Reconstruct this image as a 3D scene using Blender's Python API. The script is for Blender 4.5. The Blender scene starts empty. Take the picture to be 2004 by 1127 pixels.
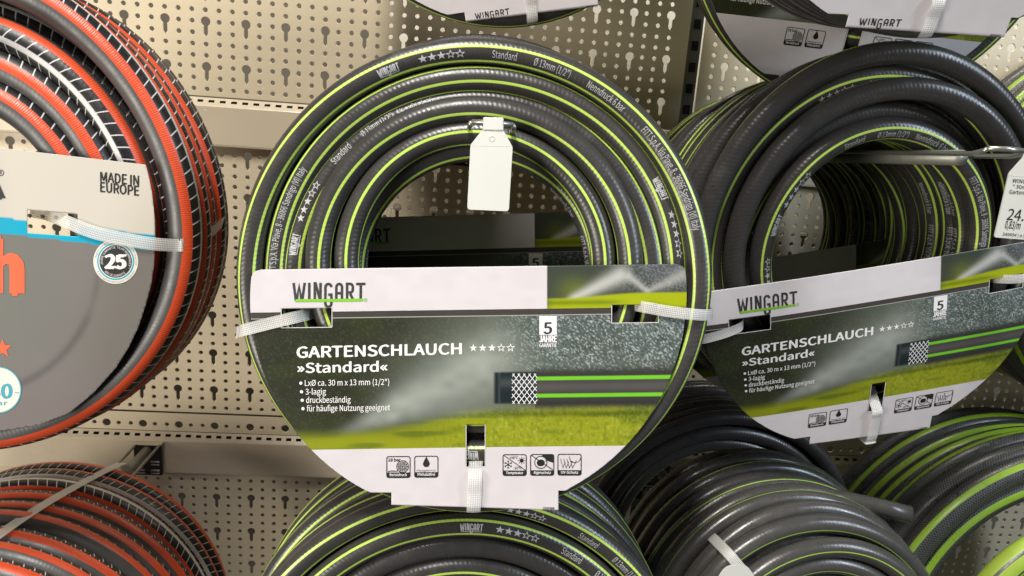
import bpy, bmesh, math, random
import numpy as np
from mathutils import Matrix, Vector

# ------------------------------------------------------------------ camera
S = bpy.context.scene
C = S.collection
PI = math.pi
F_PX = 1478.0                       # focal length in photo pixels (photo 2004 x 1127)
# rows: camera right, camera down, camera forward, in (right, down, into the wall) axes
RC = np.array([[0.99474, -0.0734, -0.0714], [0.05386, 0.96807, -0.24484], [0.08709, 0.23971, 0.96693]])
TOB = np.array([[1, 0, 0], [0, 0, 1], [0, -1, 0]], float)      # (right, down, into) -> Blender X, Y, Z
cam = bpy.data.objects.new('camera', bpy.data.cameras.new('camera'))
C.objects.link(cam)
r_, d_, f_ = (TOB @ RC[i] for i in range(3))
cam.matrix_world = Matrix(((r_[0], -d_[0], -f_[0], 0), (r_[1], -d_[1], -f_[1], 0), (r_[2], -d_[2], -f_[2], 0), (0, 0, 0, 1)))
cam.data.sensor_width = 36.0
cam.data.lens = 36.0 * F_PX / 2004.0
cam.data.clip_start = 0.02
cam.data.clip_end = 60
S.camera = cam

# ------------------------------------------------------------------ light
W = bpy.data.worlds.new('World'); S.world = W; W.use_nodes = True
W.node_tree.nodes['Background'].inputs[0].default_value = (1.0, 0.95, 0.90, 1)
W.node_tree.nodes['Background'].inputs[1].default_value = 0.08


def lamp(name, loc, target, sx, sy, power, col):
    l = bpy.data.lights.new(name, 'AREA'); l.shape = 'RECTANGLE'; l.size = sx; l.size_y = sy
    l.energy = power; l.color = col
    o = bpy.data.objects.new(name, l); C.objects.link(o)
    o.location = loc
    o.rotation_euler = (Vector(target) - Vector(loc)).to_track_quat('-Z', 'Y').to_euler()
    return o


lamp('ceiling_lamp', (-0.45, -0.38, 1.72), (-0.14, 0.75, -0.25), 0.30, 0.8, 56, (1.0, 0.955, 0.89))
lamp('low_left_fill', (-1.95, -0.95, -0.30), (-0.2, 0.85, -0.33), 1.0, 1.0, 44, (1.0, 0.94, 0.84))  # soft fill added low on the left to brighten the lower-left panel
lamp('window_light', (1.9, -0.55, 0.95), (0.4, 0.6, -0.1), 0.30, 1.1, 32, (0.74, 0.86, 1.0))
lamp('rear_aisle_lamp', (0.45, 1.05, 0.75), (0.55, 1.22, 0.0), 0.7, 0.08, 7, (1.0, 0.93, 0.82))
S.view_settings.view_transform = 'Standard'
S.view_settings.look = 'None'
S.view_settings.exposure = 0.0
S.view_settings.gamma = 1.0
S.render.film_transparent = False

rng = np.random.default_rng(7)
random.seed(7)


# ------------------------------------------------------------------ helpers
def ray_pt(px, py, depth):
    """point at this photo pixel and this distance along the optical axis"""
    c = np.array([(px - 1002) / F_PX, (py - 563.5) / F_PX, 1.0]) * depth
    return TOB @ (RC.T @ c)


def wall_pt(px, py, Y):
    c = TOB @ (RC.T @ np.array([(px - 1002) / F_PX, (py - 563.5) / F_PX, 1.0]))
    return c * (Y / c[1])


def pix_of(P):
    P = np.asarray(P, float)
    w = P @ TOB            # back to (right, down, into)
    c = w @ RC.T
    return 1002 + F_PX * c[..., 0] / c[..., 2], 563.5 + F_PX * c[..., 1] / c[..., 2]


def frame_cam(pos_cam, rot):
    """Blender matrix from a camera-space position and rotation (axes right, down, into)"""
    p = TOB @ (RC.T @ np.asarray(pos_cam, float))
    A = TOB @ RC.T @ rot @ TOB.T
    return Matrix([[*A[0], p[0]], [*A[1], p[1]], [*A[2], p[2]], [0, 0, 0, 1]])


def rodr(w):
    w = np.asarray(w, float); t = np.linalg.norm(w) + 1e-12; k = w / t
    K = np.array([[0, -k[2], k[1]], [k[2], 0, -k[0]], [-k[1], k[0], 0]])
    return np.eye(3) + math.sin(t) * K + (1 - math.cos(t)) * K @ K


def frame_world(px, py, depth, rx=0, ry=0, rz=0):
    p = ray_pt(px, py, depth)
    from mathutils import Euler
    m = Euler((math.radians(rx), math.radians(ry), math.radians(rz)), 'XYZ').to_matrix().to_4x4()
    m.translation = p
    return m


def mesh_np(name, V, Fc, mat=None, smooth=False, uv=None, col=None, mats=None, fmat=None):
    me = bpy.data.meshes.new(name)
    me.from_pydata([tuple(v) for v in np.asarray(V, float)], [], [tuple(int(i) for i in f) for f in Fc])
    if uv is not None:
        l = me.uv_layers.new(name='UVMap')
        l.data.foreach_set('uv', np.asarray(uv, np.float32).ravel())
    if col is not None:
        a = me.color_attributes.new('print', 'FLOAT_COLOR', 'POINT')
        c = np.ones((len(V), 4), np.float32); c[:, :3] = col
        a.data.foreach_set('color', c.ravel())
    for m in (mats or ([mat] if mat else [])):
        me.materials.append(m)
    if fmat is not None:
        me.polygons.foreach_set('material_index', np.asarray(fmat, np.int32))
    if smooth:
        me.polygons.foreach_set('use_smooth', np.ones(len(me.polygons), bool))
    me.update()
    return me


def link(name, me, parent=None, M=None):
    o = bpy.data.objects.new(name, me); C.objects.link(o)
    if parent is not None:
        o.parent = parent
    if M is not None:
        if parent is not None: o.matrix_local = M
        else: o.matrix_world = M
    return o


def thing(name, label, cat, M=None, group=None):
    o = bpy.data.objects.new(name, None); C.objects.link(o)
    o.empty_display_size = 0.02
    if M is not None: o.matrix_world = M
    o['label'] = label; o['category'] = cat
    if group: o['group'] = group
    return o


def tag(o, label, cat, group=None):
    o['label'] = label; o['category'] = cat
    if group: o['group'] = group


def copy_tree(o, parent=None):
    c = o.copy(); C.objects.link(c)
    if parent is not None:
        c.parent = parent
    for ch in o.children:
        copy_tree(ch, c)
    return c


class Geo:
    """collects verts / faces of one mesh"""
    def __init__(s): s.v = []; s.f = []; s.n = 0

    def add(s, V, Fc):
        V = np.asarray(V, float).reshape(-1, 3)
        s.v.append(V); s.f += [tuple(int(i) + s.n for i in f) for f in Fc]; s.n += len(V)

    def box(s, lo, hi, bev=0.0):
        bm = bmesh.new(); bmesh.ops.create_cube(bm, size=1)
        lo = np.array(lo, float); hi = np.array(hi, float)
        for v in bm.verts:
            v.co = Vector((lo + hi) / 2 + np.array(v.co) * (hi - lo))
        if bev: bmesh.ops.bevel(bm, geom=bm.edges[:], offset=bev, segments=2, affect='EDGES', profile=0.5)
        bm.verts.index_update()
        s.add([v.co[:] for v in bm.verts], [[v.index for v in f.verts] for f in bm.faces]); bm.free()

    def rod(s, pts, r, n=10, caps=True):
        P = np.array(pts, float); m = len(P)
        T = np.gradient(P, axis=0); T /= np.linalg.norm(T, axis=1)[:, None]
        up = np.array([0.13, 0.21, 0.97])
        rr = np.full(m, r) if np.isscalar(r) else np.array(r)
        V = []
        for i in range(m):
            a = np.cross(T[i], up); a /= np.linalg.norm(a); b = np.cross(T[i], a)
            for k in range(n):
                t = 2 * PI * k / n
                V.append(P[i] + rr[i] * (a * math.cos(t) + b * math.sin(t)))
        Fc = [(i * n + k, i * n + (k + 1) % n, (i + 1) * n + (k + 1) % n, (i + 1) * n + k) for i in range(m - 1) for k in range(n)]
        if caps: Fc += [tuple(range(n))[::-1], tuple((m - 1) * n + k for k in range(n))]
        s.add(V, Fc)

    def prism(s, poly, y0, y1):
        """polygon in x,z extruded along y"""
        n = len(poly)
        V = [(x, y0, z) for x, z in poly] + [(x, y1, z) for x, z in poly]
        Fc = [tuple(range(n)), tuple(range(2 * n - 1, n - 1, -1))]
        Fc += [(k, n + k, n + (k + 1) % n, (k + 1) % n) for k in range(n)]
        s.add(V, Fc)

    def mesh(s, name, mat, smooth=False):
        return mesh_np(name, np.concatenate(s.v), s.f, mat, smooth)


def rounded(poly, r, n=5):
    """round the corners of a polygon (list of (x, z)); r scalar or per corner"""
    out = []; m = len(poly)
    for i in range(m):
        p, a, b = (np.array(poly[j % m], float) for j in (i, i - 1, i + 1))
        ri = r if np.isscalar(r) else r[i]
        if ri <= 0: out.append(tuple(p)); continue
        da = (a - p); la = np.linalg.norm(da); db = (b - p); lb = np.linalg.norm(db)
        q = min(ri, la * .45, lb * .45)
        s0 = p + da / la * q; s1 = p + db / lb * q
        for k in range(n + 1):
            t = k / n
            out.append(tuple((1 - t) ** 2 * s0 + 2 * t * (1 - t) * p + t * t * s1))
    return out


# ------------------------------------------------------------------ materials
class NT:
    def __init__(s, name):
        s.m = bpy.data.materials.new(name); s.m.use_nodes = True
        s.t = s.m.node_tree; s.n = s.t.nodes; s.b = s.n['Principled BSDF']; s.out = s.n['Material Output']

    def node(s, typ, **kw):
        x = s.n.new(typ)
        for k, v in kw.items(): setattr(x, k, v)
        return x

    def put(s, sock, v):
        if v is None: return
        if hasattr(v, 'is_linked'): s.t.links.new(v, sock)
        else:
            try: sock.default_value = v
            except Exception: sock.default_value = (*v, 1.0)

    def math(s, op, a, b=None, c=None, clamp=False):
        x = s.node('ShaderNodeMath', operation=op, use_clamp=clamp)
        for i, v in enumerate((a, b, c)):
            if v is not None: s.put(x.inputs[i], v)
        return x.outputs[0]

    def mix(s, f, a, b):
        x = s.node('ShaderNodeMix', data_type='RGBA')
        s.put(x.inputs[0], f); s.put(x.inputs[6], a); s.put(x.inputs[7], b)
        return x.outputs[2]

    def noise(s, scale, detail=3, vec=None, rough=.5):
        x = s.node('ShaderNodeTexNoise'); x.inputs['Scale'].default_value = scale; x.inputs['Detail'].default_value = detail
        x.inputs['Roughness'].default_value = rough
        if vec is None: vec = s.node('ShaderNodeTexCoord').outputs['Object']
        s.t.links.new(vec, x.inputs['Vector'])
        return x.outputs['Fac']

    def ramp(s, v, lo, hi, a=0.0, b=1.0):
        x = s.node('ShaderNodeMapRange'); s.put(x.inputs[0], v)
        for i, q in enumerate((lo, hi, a, b)): x.inputs[i + 1].default_value = q
        return x.outputs[0]

    def bump(s, h, strength=.3, dist=.0005):
        x = s.node('ShaderNodeBump'); x.inputs['Strength'].default_value = strength; x.inputs['Distance'].default_value = dist
        s.t.links.new(h, x.inputs['Height']); s.t.links.new(x.outputs[0], s.b.inputs['Normal'])

    def set(s, col=None, rough=None, metal=None, spec=None, **kw):
        s.put(s.b.inputs['Base Color'], col); s.put(s.b.inputs['Roughness'], rough); s.put(s.b.inputs['Metallic'], metal)
        s.put(s.b.inputs['Specular IOR Level'], spec)
        for k, v in kw.items(): s.put(s.b.inputs[k.replace('_', ' ')], v)
        return s.m


def rgb(r, g, b): return (r, g, b, 1.0)


def plain(name, col, rough=.5, metal=0., var=.08, scale=60, spec=.5, bump=0):
    m = NT(name)
    n = m.noise(scale, 4)
    lo = tuple(c * (1 - var) for c in col); hi = tuple(min(1, c * (1 + var)) for c in col)
    c = m.mix(n, rgb(*lo), rgb(*hi))
    m.set(c, m.ramp(n, .2, .8, max(0, rough - .06), min(1, rough + .06)), metal, spec)
    if bump: m.bump(m.noise(scale * 8, 2), bump, .0004)
    return m.m


def hose_mat(name, base, bands, braid=1.0, rough=.30, dashes=False, ribs=False, mesh=False, text_dark=None):
    """bands: (centre, half width, colour) in turns round the section; UV.x metres along, UV.y turns round"""
    m = NT(name)
    uvn = m.node('ShaderNodeUVMap'); sep = m.node('ShaderNodeSeparateXYZ'); m.t.links.new(uvn.outputs[0], sep.inputs[0])
    u, v = sep.outputs[0], sep.outputs[1]
    nz = m.noise(45, 3)
    col = m.mix(nz, rgb(*[c * .85 for c in base]), rgb(*[c * 1.15 for c in base]))
    dust = m.ramp(m.noise(380, 5, rough=.7), .62, .74)
    scuff = m.ramp(m.noise(28, 5, rough=.65), .60, .78)
    vv = m.math('FRACT', v)

    def near(c, hw, soft=.004):
        d = m.math('SUBTRACT', vv, c); d = m.math('ADD', d, 1.5); d = m.math('FRACT', d); d = m.math('SUBTRACT', d, .5)
        d = m.math('ABSOLUTE', d)
        return m.ramp(d, hw - soft, hw + soft, 1, 0)
    rib_mask = None
    for b in bands:
        c, hw, bc = b[:3]; kind = b[3] if len(b) > 3 else ''
        mk = near(c, hw)
        cc = rgb(*bc)
        if kind == 'dash':
            s = m.math('ADD', m.math('MULTIPLY', u, 1 / .0088), m.math('MULTIPLY', v, 3.4 if c > .5 else -3.4))
            ds = m.math('ABSOLUTE', m.math('SUBTRACT', m.math('FRACT', s), .5))
            cc = m.mix(m.ramp(ds, .035, .065, 1, 0), rgb(*bc), rgb(.62, .60, .58))
        elif kind == 'rib':
            rb = m.math('ADD', m.math('MULTIPLY', m.math('SINE', m.math('MULTIPLY', u, 2 * PI / .0015)), .5), .5)
            cc = m.mix(rb, rgb(bc[0] * .62, bc[1] * .5, bc[2] * .5), rgb(*bc))
            q = m.math('MULTIPLY', rb, mk)
            rib_mask = q if rib_mask is None else m.math('ADD', rib_mask, q)
        elif kind == 'print':
            lt = m.ramp(m.noise(260, 2), .42, .46)
            cc = m.mix(lt, rgb(*[x * .35 for x in bc]), rgb(*bc))
        col = m.mix(mk, col, cc)
    col = m.mix(m.math('MULTIPLY', dust, .10), col, rgb(.45, .43, .40))
    col = m.mix(m.math('MULTIPLY', scuff, .07), col, rgb(.40, .38, .35))
    per = .0033 if not mesh else .0058
    kk = 5 if not mesh else 8
    a = m.math('SINE', m.math('ADD', m.math('MULTIPLY', u, 2 * PI / per), m.math('MULTIPLY', v, 2 * PI * kk)))
    b2 = m.math('SINE', m.math('SUBTRACT', m.math('MULTIPLY', u, 2 * PI / per), m.math('MULTIPLY', v, 2 * PI * kk)))
    h = m.math('MULTIPLY', a, b2) if mesh else m.math('ADD', a, m.math('MULTIPLY', b2, .25))
    if mesh:
        lines = m.math('MAXIMUM', m.ramp(m.math('ABSOLUTE', a), 0, .30, 1, 0), m.ramp(m.math('ABSOLUTE', b2), 0, .30, 1, 0))
        inb = None
        for b in bands:
            mk = near(b[0], b[1]); inb = mk if inb is None else m.math('ADD', inb, mk, clamp=True)
        k = m.math('MULTIPLY', lines, m.math('SUBTRACT', 1.0, inb))
        col = m.mix(k, col, rgb(.20, .20, .19))
        h = m.math('MULTIPLY', lines, .8)
    h = m.math('MULTIPLY', h, braid)
    if rib_mask is not None: h = m.math('ADD', h, m.math('MULTIPLY', rib_mask, 2.2))
    h = m.math('ADD', h, m.math('MULTIPLY', m.noise(900, 2), .4))
    m.bump(h, .24 if not mesh else .6, .00012 if not mesh else .00022)
    m.set(col, m.math('ADD', m.ramp(m.noise(130, 3), .3, .7, rough - .05, rough + .08), m.math('MULTIPLY', scuff, .15)), 0, .55)
    return m.m


LIME = (.53, .74, .12)
DARK = (.047, .044, .042)
M_HOSE = hose_mat('dark_hose_with_lime_stripes', DARK, [(.402, .017, LIME), (.598, .017, LIME)])
M_HOSE_G = hose_mat('grey_hose_with_lime_stripe', (.062, .059, .055), [(.40, .009, (.36, .55, .08))], braid=.35, rough=.26)
OR = (.83, .105, .03)
M_ORANGE = hose_mat('orange_grey_banded_hose', (.085, .082, .08),
                    [(.352, .049, OR, 'rib'), (.4535, .054, (.012, .012, .012), 'dash'), (.612, .054, (.012, .012, .012), 'dash'),
                     (.533, .027, (.62, .60, .58)), (.714, .049, OR, 'rib')], braid=.45, rough=.38)
M_BRAID = hose_mat('black_mesh_hose_with_lime_bands', (.018, .018, .018),
                   [(.38, .038, (.24, .40, .025)), (.80, .042, (.24, .40, .025))], braid=1.0, rough=.3, mesh=True)
M_BRAID_L = hose_mat('lime_hose_with_black_print', (.38, .53, .07), [(.42, .018, (.02, .02, .02), 'print'), (.60, .016, (.02, .02, .02), 'print')],
                     braid=.2, rough=.33)
M_HOSE_TXT = plain('white_hose_lettering', (.50, .50, .51), .5)
M_HOSE_END = plain('hose_bore', (.10, .10, .10), .5)


def steel(name, col, rough):
    m = NT(name)
    tc = m.node('ShaderNodeTexCoord'); mp = m.node('ShaderNodeMapping'); mp.inputs['Scale'].default_value = (14, 14, 70)
    m.t.links.new(tc.outputs['Object'], mp.inputs['Vector'])
    c = m.mix(m.noise(9, 4), rgb(*[x * .93 for x in col]), rgb(*[x * 1.05 for x in col]))
    dirt = m.ramp(m.noise(5, 6, rough=.7), .52, .72)
    c = m.mix(m.math('MULTIPLY', dirt, .16), c, rgb(.20, .17, .13))
    scr = m.ramp(m.noise(6, 3, mp.outputs[0], .6), .70, .74)
    c = m.mix(m.math('MULTIPLY', scr, .35), c, rgb(.72, .68, .60))
    chip = m.ramp(m.noise(95, 1), .795, .805)
    c = m.mix(m.math('MULTIPLY', chip, .7), c, rgb(.80, .76, .68))
    m.set(c, m.ramp(m.noise(30, 4), .3, .7, rough - .08, rough + .10), .0, .5)
    m.bump(m.noise(240, 2), .07, .0004)
    return m.m


M_BEIGE = steel('beige_powder_coated_steel', (.64, .55, .40), .38)
M_BEIGE_P = steel('beige_panel_steel', (.68, .585, .41), .42)
M_POST = plain('dark_upright_steel', (.12, .115, .10), .5)
M_SLOT_SHADE = plain('slot_shade_black', (.006, .006, .006), .9)
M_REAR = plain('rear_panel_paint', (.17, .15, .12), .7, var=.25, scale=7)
M_REAR_W = plain('pale_rear_goods', (.72, .68, .60), .7, var=.2, scale=9)
M_STEEL = plain('galvanised_wire', (.46, .46, .42), .34, metal=.8, var=.12, scale=120)
M_TUBE = plain('grey_hook_tube', (.30, .30, .26), .42, metal=.35, var=.12, scale=90)
M_BRK = plain('black_plastic_bracket', (.018, .015, .016), .35)
M_WHITE_PL = plain('white_label_plastic', (.62, .625, .58), .33, var=.03, scale=30)
M_TAGPAPER = plain('label_paper', (.84, .82, .78), .5, var=.03)
M_INK = plain('black_print_ink', (.016, .016, .016), .45)
M_INK_LOGO = plain('charcoal_print_ink', (.035, .037, .038), .45)
M_WINK = plain('white_print_ink', (.80, .78, .78), .45, var=.03)
M_GINK = plain('green_print_ink', (.20, .50, .02), .45)
M_LINK = plain('bright_green_print_ink', (.17, .60, .02), .45)
M_ORINK = plain('orange_print_ink', (.84, .12, .035), .45)
M_TEAL = plain('teal_print_ink', (.05, .36, .44), .45)
M_CYAN = plain('cyan_print_ink', (.0, .40, .58), .45)
M_CREAM = plain('cream_print_paper', (.78, .74, .66), .45, var=.03)


def card_mat(name, rough=.32):
    m = NT(name)
    a = m.node('ShaderNodeVertexColor', layer_name='print')
    n = m.math('ADD', m.math('MULTIPLY', m.noise(140, 3), .4), m.math('MULTIPLY', m.noise(16, 4), .6))
    m.set(a.outputs[0], m.ramp(n, .3, .7, rough - .06, rough + .14), 0, .24)
    m.bump(m.noise(420, 3), .05, .0004)
    return m.m


M_CARD = card_mat('printed_card')
M_CARD_EDGE = plain('raw_card_edge', (.62, .60, .58), .7)


def strap_mat():
    m = NT('woven_white_strap')
    uvn = m.node('ShaderNodeUVMap'); sep = m.node('ShaderNodeSeparateXYZ'); m.t.links.new(uvn.outputs[0], sep.inputs[0])
    u, v = sep.outputs[0], sep.outputs[1]
    a = m.math('SINE', m.math('ADD', m.math('MULTIPLY', u, 2 * PI / .0024), m.math('MULTIPLY', v, 2 * PI * 3)))
    b = m.math('SINE', m.math('SUBTRACT', m.math('MULTIPLY', u, 2 * PI / .0024), m.math('MULTIPLY', v, 2 * PI * 3)))
    h = m.math('MULTIPLY', a, b)
    c = m.mix(m.ramp(h, -1, 1), rgb(.58, .57, .54), rgb(.84, .83, .80))
    m.set(c, .34, 0, .5, Alpha=m.ramp(h, -1, 1, .50, .86))
    m.bump(h, .35, .0002)
    return m.m


M_STRAP = strap_mat()

# ------------------------------------------------------------------ the perforated back wall
WALL = 0.936
U_X = 0.045; U_Z = 0.0501
X0 = -6.44663 * U_X; Z0 = 1.38689 * U_X
HN = 12


def hole_contour(n, r):
    t = 2 * PI * (np.arange(n) + .5) / n
    return np.stack([r * np.cos(t), r * np.sin(t)], 1)


def keyhole_contour(R, w, low, n=26):
    """star shaped about (0, -5 mm): circle R at the origin with a slot of half width w down to low"""
    o = np.array([0, -.0048]); out = []
    for k in range(n):
        t = 2 * PI * (k + .5) / n
        d = np.array([math.cos(t), math.sin(t)])
        s = np.linspace(0, .03, 601)
        P = o + s[:, None] * d
        inc = (P[:, 0] ** 2 + P[:, 1] ** 2 < R * R) | ((np.abs(P[:, 0]) < w) & (P[:, 1] < 0) & (P[:, 1] > -low + w)) | \
              (P[:, 0] ** 2 + (P[:, 1] + low - w) ** 2 < w * w)
        i = np.argmax(~inc)
        out.append(P[i - 1])
    return np.array(out), o


def perforated(x0, x1, z0, z1, Y, dz=0.0, dx=0.0, circles=False):
    """sheet with rows of small holes and keyholes, as (V, F) with real openings; front face at Y"""
    g = Geo()
    px = U_X / 3; pz = U_Z / 4
    i0 = math.ceil((x0 + .002 - X0 - dx) / px + .5); i1 = math.floor((x1 - .002 - X0 - dx) / px - .5)
    j0 = math.ceil((Z0 + dz - z1 + .0005) / pz + .5); j1 = math.floor((Z0 + dz - z0 - .0005) / pz - .5)
    xl = X0 + dx + (i0 - .5) * px; xr = X0 + dx + (i1 + .5) * px
    zt = Z0 + dz - (j0 - .5) * pz; zb = Z0 + dz - (j1 + .5) * pz

    def q(a, b, c, d):
        if b - a > 1e-6 and d - c > 1e-6:
            g.add([(a, Y, c), (b, Y, c), (b, Y, d), (a, Y, d)], [(0, 1, 2, 3)])
    q(x0, xl, z0, z1); q(xr, x1, z0, z1); q(xl, xr, zt, z1); q(xl, xr, z0, zb)
    key, ko = keyhole_contour(.0051, .0021, .0168)
    key2, _ = keyhole_contour(.0056, .0026, .0173)
    sm = hole_contour(HN, .0025); sm2 = hole_contour(HN, .0030)
    bg = hole_contour(16, .0049); bg2 = hole_contour(16, .0054)

    def cell(cx, cz, inner, rim, lo, hi, org):
        n = len(inner)
        d = rim - org
        out = []
        for k in range(n):                                  # push the rim outwards to the cell's border
            dx_, dz_ = d[k]
            t = min(((hi[0] if dx_ > 0 else lo[0]) - org[0]) / dx_ if abs(dx_) > 1e-9 else 1e9,
                    ((hi[1] if dz_ > 0 else lo[1]) - org[1]) / dz_ if abs(dz_) > 1e-9 else 1e9)
            out.append(org + d[k] * t)
        corners = [np.array((hi[0], hi[1])), np.array((lo[0], hi[1])), np.array((lo[0], lo[1])), np.array((hi[0], lo[1]))]
        V = [(cx + p[0], Y, cz + p[1]) for p in out] + [(cx + p[0], Y, cz + p[1]) for p in rim] + \
            [(cx + p[0], Y + .0005, cz + p[1]) for p in inner] + [(cx + p[0], Y + .0014, cz + p[1]) for p in inner]
        Fc = []
        for k in range(n):
            j = (k + 1) % n
            f = [k, j, n + j, n + k]
            a, b = out[k], out[j]
            if abs(a[0] - b[0]) > 1e-7 and abs(a[1] - b[1]) > 1e-7:      # a corner of the cell lies between
                for c in corners:
                    if (abs(a[0] - c[0]) < 1e-7 or abs(a[1] - c[1]) < 1e-7) and (abs(b[0] - c[0]) < 1e-7 or abs(b[1] - c[1]) < 1e-7):
                        V.append((cx + c[0], Y, cz + c[1])); f = [k, len(V) - 1, j, n + j, n + k]; break
            Fc.append(f)
            Fc.append([n + k, n + j, 2 * n + j, 2 * n + k])
            Fc.append([2 * n + k, 2 * n + j, 3 * n + j, 3 * n + k])
        g.add(V, Fc)
    skip = set()
    for i in range(i0, i1 + 1):
        for j in range(j0, j1 + 1):
            if (i, j) in skip: continue
            cx = X0 + dx + i * px; cz = Z0 + dz - j * pz
            h = (px / 2, pz / 2)
            if i % 3 == 0 and j % 4 == 0 and j + 1 <= j1 and not circles:
                skip.add((i, j + 1))
                cell(cx, cz, key, key2, (-h[0], -h[1] - pz), h, ko)
            elif i % 3 == 0 and j % 4 == 0:
                cell(cx, cz, bg, bg2, (-h[0], -h[1]), h, np.zeros(2))
            else:
                cell(cx, cz, sm, sm2, (-h[0], -h[1]), h, np.zeros(2))
    return g


XL, XP0, XP1, XR = -0.86, 0.274, 0.292, 1.02
RIGHT_DX = 0.028


def panel(x0, x1, z0, z1, label, Y=WALL, **kw):
    o = link('perforated_panel', perforated(x0, x1, z0, z1, Y, **kw).mesh('perforated_panel', M_BEIGE_P))
    tag(o, label, 'wall panel', 'perforated panels of the shelf wall')


panel(XL, XP0, -.0205, .20, 'beige perforated panel above the upper rail, left of the dark upright')
panel(XL, XP0, -.4205, -.0775, 'beige perforated panel between the two rails, behind the middle hose pack')
panel(XL, XP0, -.4475, -.4225, 'narrow beige perforated strip sitting directly on the lower left rail', circles=True, Y=WALL - .001)
panel(XL, XP0, -.80, -.5035, 'beige perforated panel below the lower rail, behind the lower hose packs', dz=-.003)
panel(XP1, XR, -.0205, .20, 'shaded perforated panel right of the dark upright, above the rail', dx=RIGHT_DX, dz=-.003)
panel(XP1, XR, -.4205, -.0775, 'shaded perforated panel right of the dark upright, behind the right hose pack', dx=RIGHT_DX, dz=-.003)
panel(XP1, XR, -.4475, -.4225, 'narrow perforated strip on the lower right rail', circles=True, Y=WALL - .001, dx=RIGHT_DX)
panel(XP1, XR, -.80, -.5035, 'shaded perforated panel below the lower rail, behind the green mesh hose', dz=-.003, dx=RIGHT_DX)


def rail(x0, x1, zt, label):
    """steel rail: a sloped, slotted lip on top and a plain face below"""
    g = Geo()
    d = .0085; h = .0085; zb = zt - .0555
    # lip: sloped band with a row of slots
    n0 = math.ceil((x0 - X0) / .01275); n1 = math.floor((x1 - X0) / .01275) - 1

    def P(x, s): return (x, WALL - .0015 - d * s, zt - h * s)
    sa, sb = .30, .62
    xs = [x0]
    for n in range(n0, n1):
        c = X0 + (n + .5) * .01275; xs += [c - .0033, c + .0033]
    xs.append(x1)
    for a, b in ((0, sa), (sb, 1)):
        g.add([P(x0, a), P(x1, a), P(x1, b), P(x0, b)], [(3, 2, 1, 0)])
    for k in range(0, len(xs) - 1, 2):
        g.add([P(xs[k], sa), P(xs[k + 1], sa), P(xs[k + 1], sb), P(xs[k], sb)], [(3, 2, 1, 0)])
    # face, its rounded lower edge and the return
    prof = [(WALL - .0015 - d, zt - h), (WALL - .0015 - d - .0006, zt - h - .0012), (WALL - .0107, zb + .003), (WALL - .0102, zb + .0008), (WALL - .0088, zb), (WALL + .01, zb)]
    V = []
    for x in (x0, x1): V += [(x, y, z) for y, z in prof]
    m = len(prof)
    g.add(V, [(k, k + 1, m + k + 1, m + k) for k in range(m - 1)])
    # near-black sheet behind the lip: the slots' inner shade put into colour
    o = thing('shelf_rail', label, 'shelf rail', Matrix.Translation((0, 0, 0)), 'shelf rails')
    link('rail_body', g.mesh('rail_body', M_BEIGE), o)
    b = Geo(); b.add([(x0, WALL + .003, zt - .02), (x1, WALL + .003, zt - .02), (x1, WALL + .003, zt - .001), (x0, WALL + .003, zt - .001)], [(0, 1, 2, 3)])
    link('slot_shade_sheet', b.mesh('slot_shade_sheet', M_SLOT_SHADE), o)


rail(XL, XP0, -.0222, 'beige steel rail with slotted lip, upper one left of the dark upright')
rail(XL, XP0, -.4480, 'beige steel rail with slotted lip, lower one left of the dark upright')
rail(XP1, XR, -.0222, 'shaded steel rail behind the right hose pack')
rail(XP1, XR, -.4480, 'shaded steel rail between the two stacks of packs at the lower right')

g = Geo()
g.box((XP0 + .001, WALL + .002, -.9), (XP1 - .001, WALL + .03, .3), .001)
post = thing('shelf_upright', 'dark slotted steel upright between the two bays of perforated panel', 'upright')
link('upright_body', g.mesh('upright_body', M_POST), post)
g = Geo()
for k in range(40):
    z = .2 - k * .025
    g.box((XP0 + .005, WALL + .0005, z), (XP1 - .005, WALL + .0022, z + .011), .0)
link('slots', g.mesh('slots', M_SLOT_SHADE), post)  # near-black blocks in place of cut slots, their shade put into colour

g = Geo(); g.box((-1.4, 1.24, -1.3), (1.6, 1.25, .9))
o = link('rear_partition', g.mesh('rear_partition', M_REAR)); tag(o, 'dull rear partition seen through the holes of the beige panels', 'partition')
g = Geo(); g.box((-.10, 1.12, -.17), (.95, 1.2, .45), .004)
o = link('rear_carton', g.mesh('rear_carton', M_REAR_W)); tag(o, 'pale carton in the next aisle, glimpsed through the upper holes', 'carton')
# ------------------------------------------------------------------ hose coils
K = 0.518 / F_PX                    # metres per photo pixel at the middle pack
RH = 0.00875                        # hose radius


def ring(r, y=0., dz=0., dx=0., phi=(120, 0, 0), rh=RH, wob=.004, wy=.0, tilt=0., n=168, m=20, ph=None, egg=0., span=None, up=0.):
    """one turn of hose.  r in metres; phi = (mean, cos, sin) gives the angle of the lettering round the section,
    0 = outwards, 90 = to the front, varying with the angle round the ring"""
    return dict(r=r, y=y, dz=dz, dx=dx, phi=phi, rh=rh, wob=wob, wy=wy, tilt=tilt, n=n, m=m, ph=random.uniform(0, 6.28) if ph is None else ph, egg=egg, span=span, up=up)


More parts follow.
